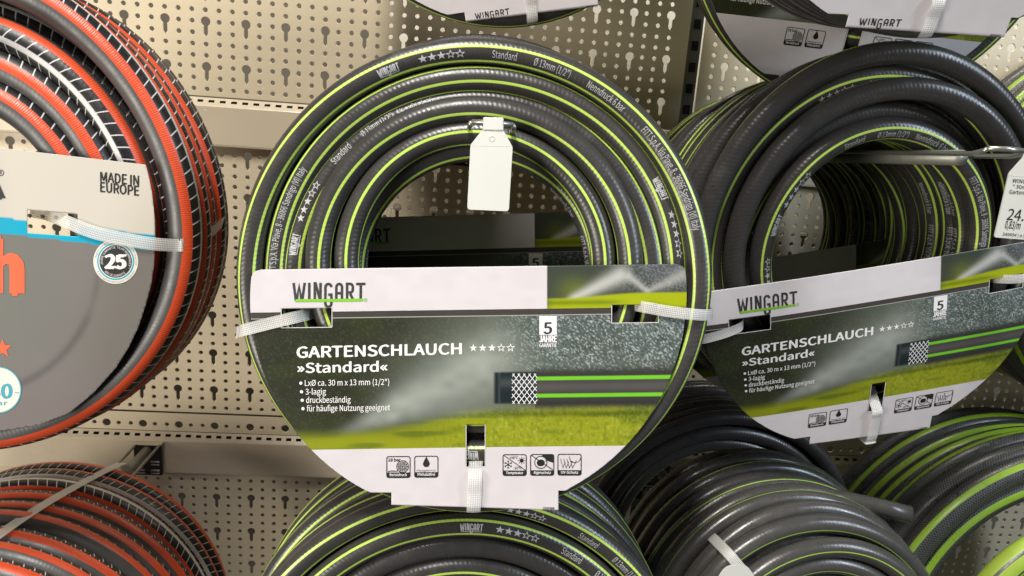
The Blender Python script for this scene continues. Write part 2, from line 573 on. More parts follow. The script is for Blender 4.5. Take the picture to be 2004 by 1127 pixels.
def ring_frame(t, th):
    """centre line point, outward and front directions, lettering angle at angle th (array)"""
    th = np.asarray(th, float)
    w = 1 + t['wob'] * (np.sin(2 * th + t['ph']) + .6 * np.sin(3 * th + 2.1 * t['ph']))
    R = t['r'] * w * (1 + t['egg'] * np.sin(th))
    x = R * np.cos(th) + t['dx']; z = R * np.sin(th) * (1 + t['up'] * np.maximum(0, np.sin(th))) + t['dz']
    y = t['y'] + t['wy'] * np.sin(th + t['ph'] * 1.7) + t['tilt'] * np.cos(th)
    P = np.stack([x, y, z], -1)
    N = np.stack([np.cos(th), 0 * th, np.sin(th)], -1)
    B = np.zeros_like(N); B[..., 1] = -1
    a, b, c = t['phi']
    ph = np.radians(a + b * np.cos(th) + c * np.sin(th))
    return P, N, B, ph


def hose_mesh(name, turns, mat):
    V = []; Fc = []; UV = []; base = 0
    for t in turns:
        n, m = t['n'], t['m']
        closed = t['span'] is None
        a0, a1 = t['span'] or (0, 2 * PI)
        th = np.linspace(a0, a1, n + 1)
        nn = n if closed else n + 1
        P, N, B, ph = ring_frame(t, th[:nn])
        k = 2 * PI * np.arange(m) / m
        v = P[:, None, :] + t['rh'] * (np.cos(k)[None, :, None] * N[:, None, :] + np.sin(k)[None, :, None] * B[:, None, :])
        V.append(v.reshape(-1, 3))
        _, _, _, phl = ring_frame(t, th)
        off = random.random() * .1
        for i in range(n):
            i2 = (i + 1) % nn
            u0, u1 = th[i] * t['r'] + off, th[i + 1] * t['r'] + off
            for j in range(m):
                j2 = (j + 1) % m
                Fc.append((base + i * m + j, base + i * m + j2, base + i2 * m + j2, base + i2 * m + j))
                a = j / m + .5; b = (j + 1) / m + .5
                s0 = phl[i] / (2 * PI); s1 = phl[i + 1] / (2 * PI)
                UV += [(u0, a - s0 + 2), (u0, b - s0 + 2), (u1, b - s1 + 2), (u1, a - s1 + 2)]
        base += nn * m
        if not closed:
            for e, flip in ((0, 1), (nn - 1, 0)):
                idx = [base - nn * m + e * m + j for j in range(m)]
                Fc.append(tuple(idx[::-1] if flip else idx)); UV += [(0, .1)] * m
    return mesh_np(name, np.concatenate(V), Fc, mat, smooth=True, uv=UV)


# ------------------------------------------------------------------ lettering
_TC = {}
FONT = None
try:                                                    # Blender's own interface face is a grotesque like the print's
    import os
    FONT = bpy.data.fonts.load(os.path.join(bpy.utils.system_resource('DATAFILES', path='fonts'), 'Noto Sans CJK Regular.woff2'))
except Exception:
    FONT = None


def text_geo(s, bold=0.0, track=1.0, cuts=0):
    """(verts n x 2, faces) of a line of type with cap height 1, starting at x = 0 on the base line"""
    key = (s, bold, track, cuts)
    if key in _TC: return _TC[key]

    def raw(q):
        c = bpy.data.curves.new('type', 'FONT'); c.body = q; c.size = 1
        if FONT: c.font = FONT
        c.resolution_u = 3; c.space_character = track
        o = bpy.data.objects.new('type', c); C.objects.link(o)
        dg = bpy.context.evaluated_depsgraph_get()
        me = bpy.data.meshes.new_from_object(o.evaluated_get(dg))
        bpy.data.objects.remove(o); bpy.data.curves.remove(c)
        return me
    if 'cap' not in _TC:
        me = raw('H'); _TC['cap'] = max(v.co.y for v in me.vertices) ; bpy.data.meshes.remove(me)
    me = raw(s); cap = _TC['cap']
    bm = bmesh.new(); bm.from_mesh(me); bpy.data.meshes.remove(me)
    for v in bm.verts: v.co = v.co / cap
    for k in range(cuts):
        bmesh.ops.bisect_plane(bm, geom=bm.verts[:] + bm.edges[:] + bm.faces[:], plane_co=(0, -.2 + 1.35 * (k + 1) / (cuts + 1), 0), plane_no=(0, 1, 0))
    bm.verts.index_update()
    V = np.array([v.co[:2] for v in bm.verts]); Fc = [[v.index for v in f.verts] for f in bm.faces]; bm.free()
    V[:, 0] -= V[:, 0].min()
    _TC[key] = (V, Fc)
    return V, Fc


def star_poly(r=1.0, q=.40):
    return np.array([((r if k % 2 == 0 else r * q) * math.sin(PI * k / 5), (r if k % 2 == 0 else r * q) * math.cos(PI * k / 5)) for k in range(10)])


class Print:
    """flat artwork gathered in 2-D layout coordinates (x right, y up, z order) and then laid on a surface"""
    def __init__(s): s.v = []; s.f = []; s.n = 0

    def add(s, V, Fc, z=0.0):
        V = np.asarray(V, float)
        s.v.append(np.column_stack([V, np.full(len(V), z)])); s.f += [tuple(i + s.n for i in f) for f in Fc]; s.n += len(V)
        return s

    def poly(s, P, z=0.): return s.add(P, [list(range(len(P)))], z)

    def stroke(s, P, w, closed=False, z=0.):
        P = np.asarray(P, float); n = len(P)
        L = []; Rr = []
        for i in range(n):
            if closed: a, b = P[i - 1], P[(i + 1) % n]
            else: a, b = P[max(i - 1, 0)], P[min(i + 1, n - 1)]
            d0 = P[i] - a; d1 = b - P[i]
            l0, l1 = np.linalg.norm(d0), np.linalg.norm(d1)
            d0 = d0 / l0 if l0 > 1e-9 else d1 / l1; d1 = d1 / l1 if l1 > 1e-9 else d0
            nn = np.array([-(d0 + d1)[1], (d0 + d1)[0]]); ln = np.linalg.norm(nn)
            nn = nn / ln if ln > 1e-6 else np.array([-d0[1], d0[0]])
            sc = 1 / max(.35, abs(nn @ np.array([-d0[1], d0[0]])))
            L.append(P[i] + nn * w / 2 * sc); Rr.append(P[i] - nn * w / 2 * sc)
        V = np.array(L + Rr)
        Fc = [(i, i + 1, n + i + 1, n + i) for i in range(n - 1)]
        if closed: Fc.append((n - 1, 0, n, 2 * n - 1))
        return s.add(V, Fc, z)

    def disc(s, c, r, n=40, z=0., sx=1.):
        t = 2 * PI * np.arange(n) / n
        return s.poly(np.stack([c[0] + r * sx * np.cos(t), c[1] + r * np.sin(t)], 1), z)

    def annulus(s, c, r, w, n=48, z=0.):
        t = 2 * PI * np.arange(n) / n
        return s.stroke(np.stack([c[0] + r * np.cos(t), c[1] + r * np.sin(t)], 1), w, True, z)

    def text(s, q, x, y, cap, width=None, slope=0., bold=0., track=1., shear=0., cuts=0, z=0., center=False):
        V, Fc = text_geo(q, 0.0, track, cuts)
        sx = cap if width is None else width / V[:, 0].max()
        P = np.stack([V[:, 0] * sx, V[:, 1] * cap], 1)
        if center: P[:, 0] -= P[:, 0].max() / 2
        P[:, 0] += shear * P[:, 1]
        P[:, 1] += slope * P[:, 0]
        if bold > 0:                                        # heavier type: the line set again a hair aside, each a hair higher
            b = bold * 1.9 * cap
            for k, (ax, ay) in enumerate(((b, 0), (-b, 0), (b * .5, b * .55), (-b * .5, -b * .55))):
                s.add(P + [x + ax, y + ay], Fc, z + .12 * (k + 1))
        return s.add(P + [x, y], Fc, z)

    def stars(s, x, y, r, step, slope=0., full=3, total=5, w=None):
        for k in range(total):
            c = np.array([x + step * k, y + slope * step * k])
            if k < full: s.poly(star_poly(r) + c)
            else: s.stroke(star_poly(r * .88, .42) + c, w or r * .16, True)
        return s

    def logo(s, x, y, H, width, slope=0., w=None, shear=0.):
        """condensed capital word mark with a long-tailed G, unit letters H tall on the base line y"""
        w = w or .165
        def arc(cx, cy, rx, ry, a0, a1, n=6):
            return [(cx + rx * math.cos(math.radians(a0 + (a1 - a0) * k / n)), cy + ry * math.sin(math.radians(a0 + (a1 - a0) * k / n))) for k in range(n + 1)]
        h = w / 2
        LT = {
            'W': (.86, [[(.06, 1), (.21, 0), (.28, 0), (.43, .80), (.58, 0), (.65, 0), (.80, 1)]]),
            'I': (.30, [[(.15, 0), (.15, 1)]]),
            'N': (.62, [[(.12, 0), (.12, .97), (.17, .97), (.45, .03), (.50, .03), (.50, 1)]]),
            'G': (.62, [arc(.31, .74, .20, .19, 0, 180) + [(.11, .05)] + arc(.31, -.24, .20, .18, 180, 360)[0:7] + [(.51, .30), (.30, .30)]]),
            'A': (.62, [[(.12, 0)] + arc(.31, .73, .19, .20, 180, 0) + [(.50, 0)], [(.20, .38), (.42, .38)]]),
            'R': (.62, [[(.12, 0), (.12, .93)] + arc(.31, .73, .19, .20, 90, 0)[0:] + [(.50, .60)] + arc(.33, .58, .17, .16, 0, -90, 4) + [(.205, .42)], [(.33, .335), (.52, 0)]]),
            'T': (.62, [[(.0, .92), (.62, .92)], [(.31, .0), (.31, .835)]]),
        }
        word = 'WINGART'; gap = .10
        tot = sum(LT[c][0] for c in word) + gap * 6
        sx = width / tot; cx = 0; zz = 0
        for c in word:
            wd, st = LT[c]
            for P in st:
                P = np.array(P, float)
                Q = np.stack([(P[:, 0] + cx) * sx, P[:, 1] * H], 1)
                tmp = Print(); tmp.stroke(Q, w * H * .82)
                V = tmp.v[0][:, :2]
                V[:, 0] += shear * V[:, 1]
                V[:, 1] += slope * V[:, 0]
                s.add(V + [x, y], tmp.f, zz); zz += .02
            cx += wd + gap
        return s

    def lay(s, name, mat, fn, parent):
        """fn maps (n x 3) layout points to parent-local points"""
        V = np.concatenate(s.v)
        return link(name, mesh_np(name, fn(V), s.f, mat), parent)


def hose_text(parent, t, items, cap_deg=33, mat_r=.0001):
    """lay words along a turn, each word group a mesh of its own. items: (text, angle of the middle in degrees round the ring, width in metres)"""
    for q, ang, wd in items:
        tmp = Print()
        if q == '*': tmp.stars(.45, .5, .58, (5.4 - .9) / 4); L = 5.4; nm = 'star_print'
        elif q == 'LOGO': tmp.logo(0, 0, 1, 3.2, w=.19); tmp.stroke([(0.1, -.16), (3.1, -.16)], .1, z=.3); L = 3.2; nm = 'logo_print'
        else:
            V, Fc = text_geo(q, 0.0, 1, 4); tmp.add(V, Fc); L = V[:, 0].max(); nm = 'hose_lettering'
        V = np.concatenate(tmp.v); Fc = tmp.f
        if q in ('*', 'LOGO'):
            bm = bmesh.new(); vs = [bm.verts.new(v) for v in V]
            for f in Fc: bm.faces.new([vs[i] for i in f])
            for k in range(6):
                bmesh.ops.bisect_plane(bm, geom=bm.verts[:] + bm.edges[:] + bm.faces[:], plane_co=(0, -.3 + 1.5 * (k + .5) / 6, 0), plane_no=(0, 1, 0))
            bm.verts.index_update(); V = np.array([v.co[:] for v in bm.verts]); Fc = [[v.index for v in f.verts] for f in bm.faces]; bm.free()
        sx = wd / L
        cap = math.radians(cap_deg)
        P0, N, B, ph = ring_frame(t, math.radians(ang) - (V[:, 0] * sx - wd / 2) / t['r'])
        a = ph - (V[:, 1] - .42) * cap                  # tops of the letters towards the outside of the ring
        rr = t['rh'] + mat_r + V[:, 2] * 1e-5
        Q = P0 + rr[:, None] * (np.cos(a)[:, None] * N + np.sin(a)[:, None] * B)
        link(nm, mesh_np(nm, Q, Fc, M_HOSE_TXT), parent)


# ------------------------------------------------------------------ printed cards
def vnoise(x, y, seed=0):
    """smooth value noise on arrays"""
    r = np.random.default_rng(seed).random((64, 64))
    xi = np.floor(x).astype(int); yi = np.floor(y).astype(int); fx = x - xi; fy = y - yi
    fx = fx * fx * (3 - 2 * fx); fy = fy * fy * (3 - 2 * fy)
    g = lambda a, b: r[a % 64, b % 64]
    return (g(xi, yi) * (1 - fx) + g(xi + 1, yi) * fx) * (1 - fy) + (g(xi, yi + 1) * (1 - fx) + g(xi + 1, yi + 1) * fx) * fy


def sstep(a, b, x):
    t = np.clip((x - a) / (b - a), 0, 1); return t * t * (3 - 2 * t)


CU, CV = 917.0, 580.0               # middle of the card in layout pixels
KC = 0.508 / F_PX
SL = -.0135                         # print runs up to the right by this much


def t_of(u, v): return v - SL * (u - CU)


def mixc(c, d, k): return c + (np.asarray(d) - c) * k[..., None]


def main_art(u, t, low=876):
    """linear colours of the printed hose card at layout pixel (u, t)"""
    sh = u.shape
    WHT = np.array((.62, .58, .595))
    c = np.zeros(sh + (3,)) + WHT
    grain = np.random.default_rng(3).random(sh)
    n1 = vnoise(u / 60, t / 40, 1); n2 = vnoise(u / 22, t / 16, 2); n3 = vnoise(u / 7, t / 6, 4)
    # big picture
    k = ((t > 619) & (t < low))
    base = np.zeros(sh + (3,)) + np.array((.024, .027, .015))
    base = mixc(base, (.035, .042, .012), .5 * sstep(.5, .8, n1))
    base = mixc(base, (.10, .115, .085), .75 * sstep(760, 1010, u) * (1 - .5 * sstep(1230, 1340, u)))
    base = mixc(base, (.04, .06, .052), .55 * sstep(900, 1100, u) * sstep(700, 620, t))
    # drizzle on the upper right, as fine bright grain
    dm = sstep(930, 1090, u) * sstep(760, 690, t)
    base = mixc(base, (.13, .16, .155), .8 * dm * (.4 + .6 * n1))
    base = mixc(base, (.55, .60, .60), np.clip(dm, 0, 1) * (grain > .84) * (.25 + .5 * n3))
    base = mixc(base, (.02, .03, .03), np.clip(dm, 0, 1) * (grain < .22) * .6)
    base = mixc(base, (.45, .48, .46), .05 * (grain > .90))
    # jet of spray from the lower left to the hose end
    ax, ay, bx, by = 690., 838., 985., 722.
    dx, dy = bx - ax, by - ay; ln = math.hypot(dx, dy)
    s_ = ((u - ax) * dx + (t - ay) * dy) / ln; q_ = ((u - ax) * -dy + (t - ay) * dx) / ln
    s1 = np.clip(s_ / ln, -.3, 1.3)
    wd = 16 + 34 * np.clip(s1, 0, 1.2)
    jet = np.exp(-((q_ + 26 * np.clip(s1, 0, 1.2)) / wd) ** 2) * sstep(-.22, .35, s1) * sstep(1.30, .8, s1)
    base = mixc(base, (.44, .47, .42), np.clip(.80 * jet * (.75 + .4 * n2), 0, .85))
    soft = np.exp(-(q_ / 95.) ** 2) * sstep(.0, .7, s1) * sstep(1.3, .7, s1)
    base = mixc(base, (.22, .24, .21), np.clip(.65 * soft, 0, 1))
    # lawn
    gl = 842 - 42 * sstep(640, 1000, u) - 6 * sstep(1000, 1250, u)
    gk = sstep(-10, 16, t - gl)
    lawn = np.zeros(sh + (3,)) + np.array((.25, .275, .012))
    lawn = mixc(lawn, (.10, .14, .012), .8 * sstep(.45, .8, vnoise(u / 90, t / 11, 6)))
    lawn = mixc(lawn, (.055, .075, .010), .85 * sstep(930, 700, u) * sstep(866, 822, t))
    lawn = mixc(lawn, (.36, .40, .05), .3 * (grain > .6) * sstep(850, 1000, u))
    lawn = mixc(lawn, (.20, .23, .008), .4 * sstep(800, 600, u))
    bl = vnoise(u / 4.2 + 3, t / 7.5, 12)
    lawn = mixc(lawn, (.09, .12, .006), .35 * sstep(.55, .85, bl) * sstep(760, 960, u))
    lawn = mixc(lawn, (.50, .55, .10), 0.25 * sstep(.62, .9, vnoise(u / 3.4, t / 5.1, 15)) * sstep(780, 980, u))
    base = mixc(base, lawn, gk)
    # the hose shown in the picture
    hose = (u > 1046) & (t > 722) & (t < 802)
    hb = np.zeros(sh + (3,)) + np.array((.040, .038, .036))
    hb = mixc(hb, (.085, .078, .075), np.exp(-((t - 759) / 11.) ** 2))
    hb = mixc(hb, (.02, .02, .02), sstep(785, 800, t) + sstep(736, 724, t))
    hb[(np.abs(t - 742.5) < 3.3)] = (.16, .50, .025)
    hb[(np.abs(t - 776) < 3.5)] = (.16, .50, .025)
    edge = sstep(716, 736, t) * sstep(806, 790, t) * (u > 1046)
    base = mixc(base, hb, edge)
    conn = sstep(964, 970, u) * (u < 1050) * sstep(727, 731, t) * sstep(793, 789, t)
    cb = np.zeros(sh + (3,)) + np.array((.014, .022, .024))
    cb = mixc(cb, (.05, .06, .06), np.exp(-((t - 750) / 9.) ** 2) * (u > 980))
    cb = mixc(cb, (.04, .05, .05), (np.abs(u - 978) < 2.5) * .9)
    base = mixc(base, cb, conn)
    shade = np.exp(-(((u - 1150) / 190) ** 2) ** 3) * np.exp(-((t - 812) / 7.) ** 2)
    base = mixc(base, (.03, .045, .005), .55 * shade)
    c[k] = base[k]
    # strip with the small picture, upper right
    k = (u > 1069.5) & (t < 606)
    b2 = np.zeros(sh + (3,)) + np.array((.045, .055, .04))
    b2 = mixc(b2, (.09, .10, .11), .8 * sstep(1180, 1300, u) * sstep(590, 540, t))
    b2 = mixc(b2, (.13, .15, .025), .8 * np.exp(-(((u - 1125) / 32) ** 2)) * sstep(528, 575, t))
    for (x0, y0, x1, y1, w0, w1, st) in ((1110, 592, 1225, 538, 7, 17, .85), (1225, 540, 1268, 575, 8, 5, .6), (1262, 577, 1345, 540, 4, 14, .5)):
        dx, dy = x1 - x0, y1 - y0; ln = math.hypot(dx, dy)
        s_ = ((u - x0) * dx + (t - y0) * dy) / ln / ln; q_ = ((u - x0) * -dy + (t - y0) * dx) / ln
        wd = w0 + (w1 - w0) * np.clip(s_, 0, 1)
        b2 = mixc(b2, (.50, .50, .46), st * np.exp(-(q_ / wd) ** 2) * sstep(-.08, .12, s_) * sstep(1.15, .9, s_))
    b2 = mixc(b2, (.5, .5, .5), .22 * (grain > .72) * sstep(1150, 1260, u) * sstep(590, 560, t))
    g2 = 586 - 9 * sstep(1090, 1260, u)
    gk = sstep(-2, 3, t - g2)
    lw = np.zeros(sh + (3,)) + np.array((.33, .38, .008))
    lw = mixc(lw, (.13, .17, .008), .75 * np.exp(-((t - 595) / 5.) ** 2) * sstep(1240, 1180, u))
    b2 = mixc(b2, lw, gk * sstep(1068, 1110, u + 20))
    c[k] = b2[k]
    # dark band and hair line
    c[(t >= 606) & (t < 617.6)] = (.055, .048, .044)
    c[(t >= 617.6) & (t < 619.4)] = (.34, .34, .31)
    return c * (.97 + .06 * n2)[..., None]


def circ_hw(t, R=427., top=522., rad=17.):
    hw = np.sqrt(np.maximum(R * R - (t - CV) ** 2, 1))
    k = np.clip((top + rad - t) / rad, 0, 1)
    return hw - rad * (1 - np.sqrt(1 - k * k))


def card_flat(n_u=1.6, n_v=1.6, tab_fold=None):
    """grid of the die-cut card: returns layout (u, v) points, faces"""
    slots = [(551, 650.5, 599, 636.5), (1197, 1288.5, 600.5, 636), (912, 949.5, 831.5, 914)]
    cut_u = sorted({x for s in slots for x in s[:2]} | {1069.5, 766., 1093.})
    cut_t = sorted({x for s in slots for x in s[2:]} | {606, 617.6, 619.4, 876, 962})

    def line(a, b, step, cuts):
        out = [a]
        for c in [x for x in cuts if a < x < b] + [b]:
            m = max(1, int(round((c - out[-1]) / step)))
            out += list(np.linspace(out[-1], c, m + 1)[1:])
        return np.array(out)
    us = line(488, 1346, 2.4, cut_u)
    ts = np.concatenate([line(522, 962, 2.4, cut_t + [832]), [962.02], line(962.02, 993, 2.4, [])[1:]])
    # fine colour steps exactly at print borders
    ts = np.unique(np.concatenate([ts, [605.95, 617.55, 619.35, 875.95, 831.95]]))
    us = np.unique(np.concatenate([us, [1069.45]]))
    L = CU - circ_hw(ts); Rr = CU + circ_hw(ts)
    tab = ts > 962.01
    L[tab] = 766; Rr[tab] = 1093
    Uu = np.clip(us[None, :], L[:, None], Rr[:, None]); Tt = np.repeat(ts[:, None], len(us), 1)
    idx = np.arange(Uu.size).reshape(Uu.shape)
    Fc = []
    nr, nc = Uu.shape
    for i in range(nr - 1):
        tm = (ts[i] + ts[i + 1]) / 2
        for j in range(nc - 1):
            um = (us[j] + us[j + 1]) / 2
            if any(a < um < b and c < tm < d for a, b, c, d in slots): continue
            q = [(i, j), (i + 1, j), (i + 1, j + 1), (i, j + 1)]
            w0 = Uu[i, j + 1] - Uu[i, j]; w1 = Uu[i + 1, j + 1] - Uu[i + 1, j]
            if w0 < 1e-6 and w1 < 1e-6: continue
            if w0 < 1e-6: q = [(i, j), (i + 1, j), (i + 1, j + 1)]
            elif w1 < 1e-6: q = [(i, j), (i + 1, j), (i, j + 1)]
            Fc.append([idx[a] for a in q])
    return Uu, Tt, Fc


def to_local(u, t, lift=0.0, bend=(0, 0), wave=0.0, fold=None, tabsl=True):
    """layout pixels -> card-local metres (x right, y into, z up), bent as bend says"""
    s = np.where(t > 950, SL + (.034 - SL) * sstep(955, 993, t) if tabsl else SL, SL)
    v = t + s * (u - CU)
    x = (u - CU) * KC; z = -(v - CV) * KC
    y = bend[0] * x * x + bend[1] * z * z - lift
    y = y + wave * np.sin(x * 30 + 1.0) * .0006 + wave * .0009 * np.sin(z * 42 + x * 9)
    if fold:
        tf, ang = fold
        q = np.maximum(0, (t - tf)) * KC
        z = z + q * (1 - math.cos(ang)); y = y + q * math.sin(ang)
        y = y + 0
    return np.stack([x, y, z], -1)


def thicken(card, th=.0006):
    card.data.materials.append(M_CARD_EDGE)
    q = card.modifiers.new('board', 'SOLIDIFY'); q.thickness = th; q.offset = -1; q.material_offset_rim = 1; q.material_offset = 0


class CardPrint(Print):
    """print whose layout coordinates are photo pixels (y down): stored with y up = -v"""


def pictogram(pk, pw, x, t, w, h, kind, caption):
    """outlined pictogram box: pk black print, pw white print; x, t the upper left corner"""
    y = -t
    bx = rounded([(x, y), (x + w, y), (x + w, y - h), (x, y - h)], 4.5, 4)
    pk.stroke(bx, 1.7, True)
    bar = h * .24
    pk.poly(rounded([(x + 1, y - h + bar), (x + w - 1, y - h + bar), (x + w - 1, y - h + .6), (x + 1, y - h + .6)], [0, 0, 3.5, 3.5], 3), .1)
    pw.text(caption, x + w / 2, y - h + bar * .30, bar * .52, width=w * .74, bold=.015, z=.3, center=True)
    cx = x + w / 2; cy = y - (h - bar) / 2
    if kind == 'reel':
        pk.text('18 bar', x + 3, y - 9.5, 6, width=w * .52, bold=.02)
        for r, q in ((11.5, 1.4), (8.6, .9), (6.2, .9), (3.8, .9)): pk.annulus((x + w * .68, cy - 4), r, q, 32)
        pk.disc((x + w * .68, cy - 4), 1.9, 16)
        for k in range(12):
            a = k * PI / 6
            pk.stroke([(x + w * .68 + 4 * math.cos(a), cy - 4 + 4 * math.sin(a)), (x + w * .68 + 11 * math.cos(a), cy - 4 + 11 * math.sin(a))], .6, z=.05)
        pk.stroke([(x + 2, cy - 14), (x + 8, cy - 12.5), (x + 14, cy - 12.8), (x + 19, cy - 13), (x + w * .68 - 9, cy - 12)], 1.7, z=.08)
    elif kind == 'drop':
        d = [(0, 13)] + [(6.6 * math.sin(a), -1 + 6.6 * -math.cos(a) * 1.0) for a in np.linspace(2.25, -2.25, 18)]
        pk.poly([(cx + a, cy + 2 + b) for a, b in d])
        pk.text('Phthalatgehalt <0,1%', cx, cy - 14, 3.4, width=w * .82, center=True)
    elif kind == 'temp':
        pk.stroke([(x + 1, y - 1), (x + w - 1, y - h + bar)], 1.1)
        pk.text('+50°C', x + w * .28, y - 8.5, 5, width=w * .36, bold=.01)
        pk.text('-10°C', x + w * .44, y - h + bar + 2.5, 5, width=w * .36, bold=.01)
        c = (x + w * .80, cy + 4); pk.disc(c, 4, 20)
        for k in range(8):
            a = k * PI / 4; pk.stroke([(c[0] + 5 * math.cos(a), c[1] + 5 * math.sin(a)), (c[0] + 7.5 * math.cos(a), c[1] + 7.5 * math.sin(a))], 1.1)
        c = np.array((x + w * .22, cy - 4))
        for k in range(3):
            a = k * PI / 3 + PI / 2; d = np.array((math.cos(a), math.sin(a)))
            pk.stroke([c - 8 * d, c + 8 * d], 1.2, z=.03 * k)
            for sgn in (1, -1):
                e = c + sgn * 5 * d
                for tw in (.7, -.7):
                    dd = np.array((math.cos(a + tw), math.sin(a + tw))) * sgn
                    pk.stroke([e, e + 3 * dd], .9, z=.1 + .02 * k)
    elif kind == 'algae':
        pk.poly([(x + w * .48, y - 1), (x + w - 1, y - 1), (x + w - 1, y - h * .40), (x + w * .72, y - h * .30)], .0)
        pk.annulus((x + w * .44, cy), 12, 1.4, 36, z=.05)
        pk.disc((x + w * .44, cy - 1), 6.5, 24, z=.0, sx=1.25)
        pk.poly([(x + w * .30, cy - 8), (x + w * .52, cy - 5), (x + w * .70, cy + 4), (x + w * .52, cy + 2)], .08)
        pk.stroke([(x + 2, y - 2), (x + w - 2, y - h + bar + 1)], 1.4, z=.1)
        pw.annulus((x + w * .44, cy - 1), 8.6, 1.0, 28, z=.2)
    elif kind == 'uv':
        for k in range(4):
            a = x + 5 + 6.2 * k
            pk.stroke([(a, y - 9), (a + 5, y - h + bar + 4), (a + 9 + k * 1.2, y - 15 + k)], 1.0, z=.02 * k)
        t = np.linspace(PI * .96, PI * 2.0, 18)
        pk.stroke([(x + w - 12 + 11 * math.cos(q), y - 5.5 + 11 * math.sin(q)) for q in t], 1.0)


def main_card(parent, bend=(0, 0), wave=.6, M=None, fold=None, logo_on_tab=False, plain_top=False, name_no='1020368'):
    Uu, Tt, Fc = card_flat()
    V = to_local(Uu.ravel(), Tt.ravel(), 0, bend, wave, fold)
    col = main_art(Uu, Tt, 832 if logo_on_tab else 876).reshape(-1, 3)
    me = mesh_np('printed_card', V, Fc, M_CARD, smooth=True, col=col)
    card = link('printed_card', me, parent, M); thicken(card)

    def lay(P):
        u = P[:, 0]; v = -P[:, 1]; t = t_of(u, v)
        t = np.where(t > 958, v + 0 * t, t)
        return to_local(u, t, .00022 + P[:, 2] * .00006, bend, wave, fold)
    sl = -SL
    p = Print(); p.logo(573.5, -586.5 + .0, 33, 142, slope=sl * .3, w=.185)
    p.lay('brand_logo', M_INK_LOGO, lay, card)
    p = Print(); p.stroke([(579, -588.2), (620, -587.9), (665, -587.5), (711, -587.0)], 5.6, z=.5); p.lay('logo_underline', M_GINK, lay, card)
    p = Print(); p.annulus((716, -587), 3.1, .7, 20); p.text('R', 714.7, -589, 4, z=.1); p.lay('registered_mark', M_GINK, lay, card)
    p = Print()
    p.text('GARTENSCHLAUCH', 582, -699.8, 21.2, width=321, slope=.0225, bold=.03); p.lay('product_title', M_WINK, lay, card)
    p = Print(); p.text('»Standard«', 583, -729.5, 19, width=175, slope=.018, bold=.026); p.lay('product_line', M_WINK, lay, card)
    p = Print(); p.stars(926.5, -681, 8.2, 18.2, slope=.008); p.lay('star_rating', M_WINK, lay, card)
    p = Print()
    for k, (q, wd, y) in enumerate((('LxØ ca. 30 m x 13 mm (1/2")', 165, 755), ('3-lagig', 40, 772), ('druckbeständig', 87, 788.5), ('für häufige Nutzung geeignet', 163, 805))):
        p.disc((589 + k * 1.3, -y + 5.4), 3.2, 14)
        p.text(q, 597 + k * 1.2, -y, 11.2, width=wd, slope=.014, bold=.008)
    p.lay('bullet_list', M_WINK, lay, card)
    p = Print(); p.poly([(1055.5, -618.2), (1089.5, -618.2), (1089.5, -655), (1055.5, -655)])
    p.text('JAHRE', 1055.3, -669.5, 13, width=34, bold=.03); p.text('GARANTIE', 1055.3, -679, 7, width=34, bold=.02)
    p.lay('guarantee_mark', M_WINK, lay, card)
    p = Print(); p.text('5', 1064.5, -653, 22, width=15, bold=.03, z=.8); p.lay('guarantee_years', M_INK_LOGO, lay, card)
    p = Print()                                                       # net of the reinforced hose
    for k in range(-5, 6):
        for sg in (1, -1):
            P = []
            for q in np.linspace(0, 1, 22):
                x = 1026 + sg * (q - .5) * 46 + k * 10.5; y = -(731 + q * 59)
                if 1001 <= x <= 1052: P.append((x, y))
            if len(P) > 2: p.stroke(P, 1.4, z=.02 * k + (.3 if sg > 0 else 0))
    p.lay('hose_net_picture', M_WINK, lay, card)
    for x, t, kind, cap in ((757, 893.5, 'reel', 'Berstdruck'), (811.5, 893, 'drop', 'Phthalatfrei'), (984.5, 890, 'temp', 'Temperatur'), (1038.5, 889.5, 'algae', 'Algenschutz'), (1092, 889, 'uv', 'UV-Schutz')):
        pk, pw = Print(), Print()
        pictogram(pk, pw, x, t - (45 if logo_on_tab else 0), 45.5, 41, kind, cap)
        nk = len(pk.f); pk.f += [tuple(i + pk.n for i in f) for f in pw.f]; pk.v += pw.v; pk.n += pw.n
        V = lay(np.concatenate(pk.v))
        link('pictogram', mesh_np('pictogram', V, pk.f, mats=[M_INK, M_WINK], fmat=[0] * nk + [1] * (len(pk.f) - nk)), card)
    if logo_on_tab:
        p = Print(); p.logo(790, -985, 15, 84, w=.2); p.lay('tab_logo', M_INK, lay, card)
    p = Print(); p.text(name_no, 1063, -992, 4.2, width=22, bold=.02); p.lay('article_number', M_INK, lay, card)
    # raw edges of the slots
    for a, b, c, d in ((551, 650.5, 599, 636.5), (1197, 1288.5, 600.5, 636), (912, 949.5, 831.5, 914)):
        e = Print()
        for P in ([(a, d), (b, d)], [(a, c), (a, d)], [(b, c), (b, d)]):
            n = 8
            e.stroke([(P[0][0] + (P[1][0] - P[0][0]) * k / n, -(P[0][1] + (P[1][1] - P[0][1]) * k / n + SL * (P[0][0] + (P[1][0] - P[0][0]) * k / n - CU))) for k in range(n + 1)], 1.5, z=.05 * (P[0][1] != P[1][1]))
        e.lay('slot_edge', M_CARD_EDGE, lay, card)
    return card


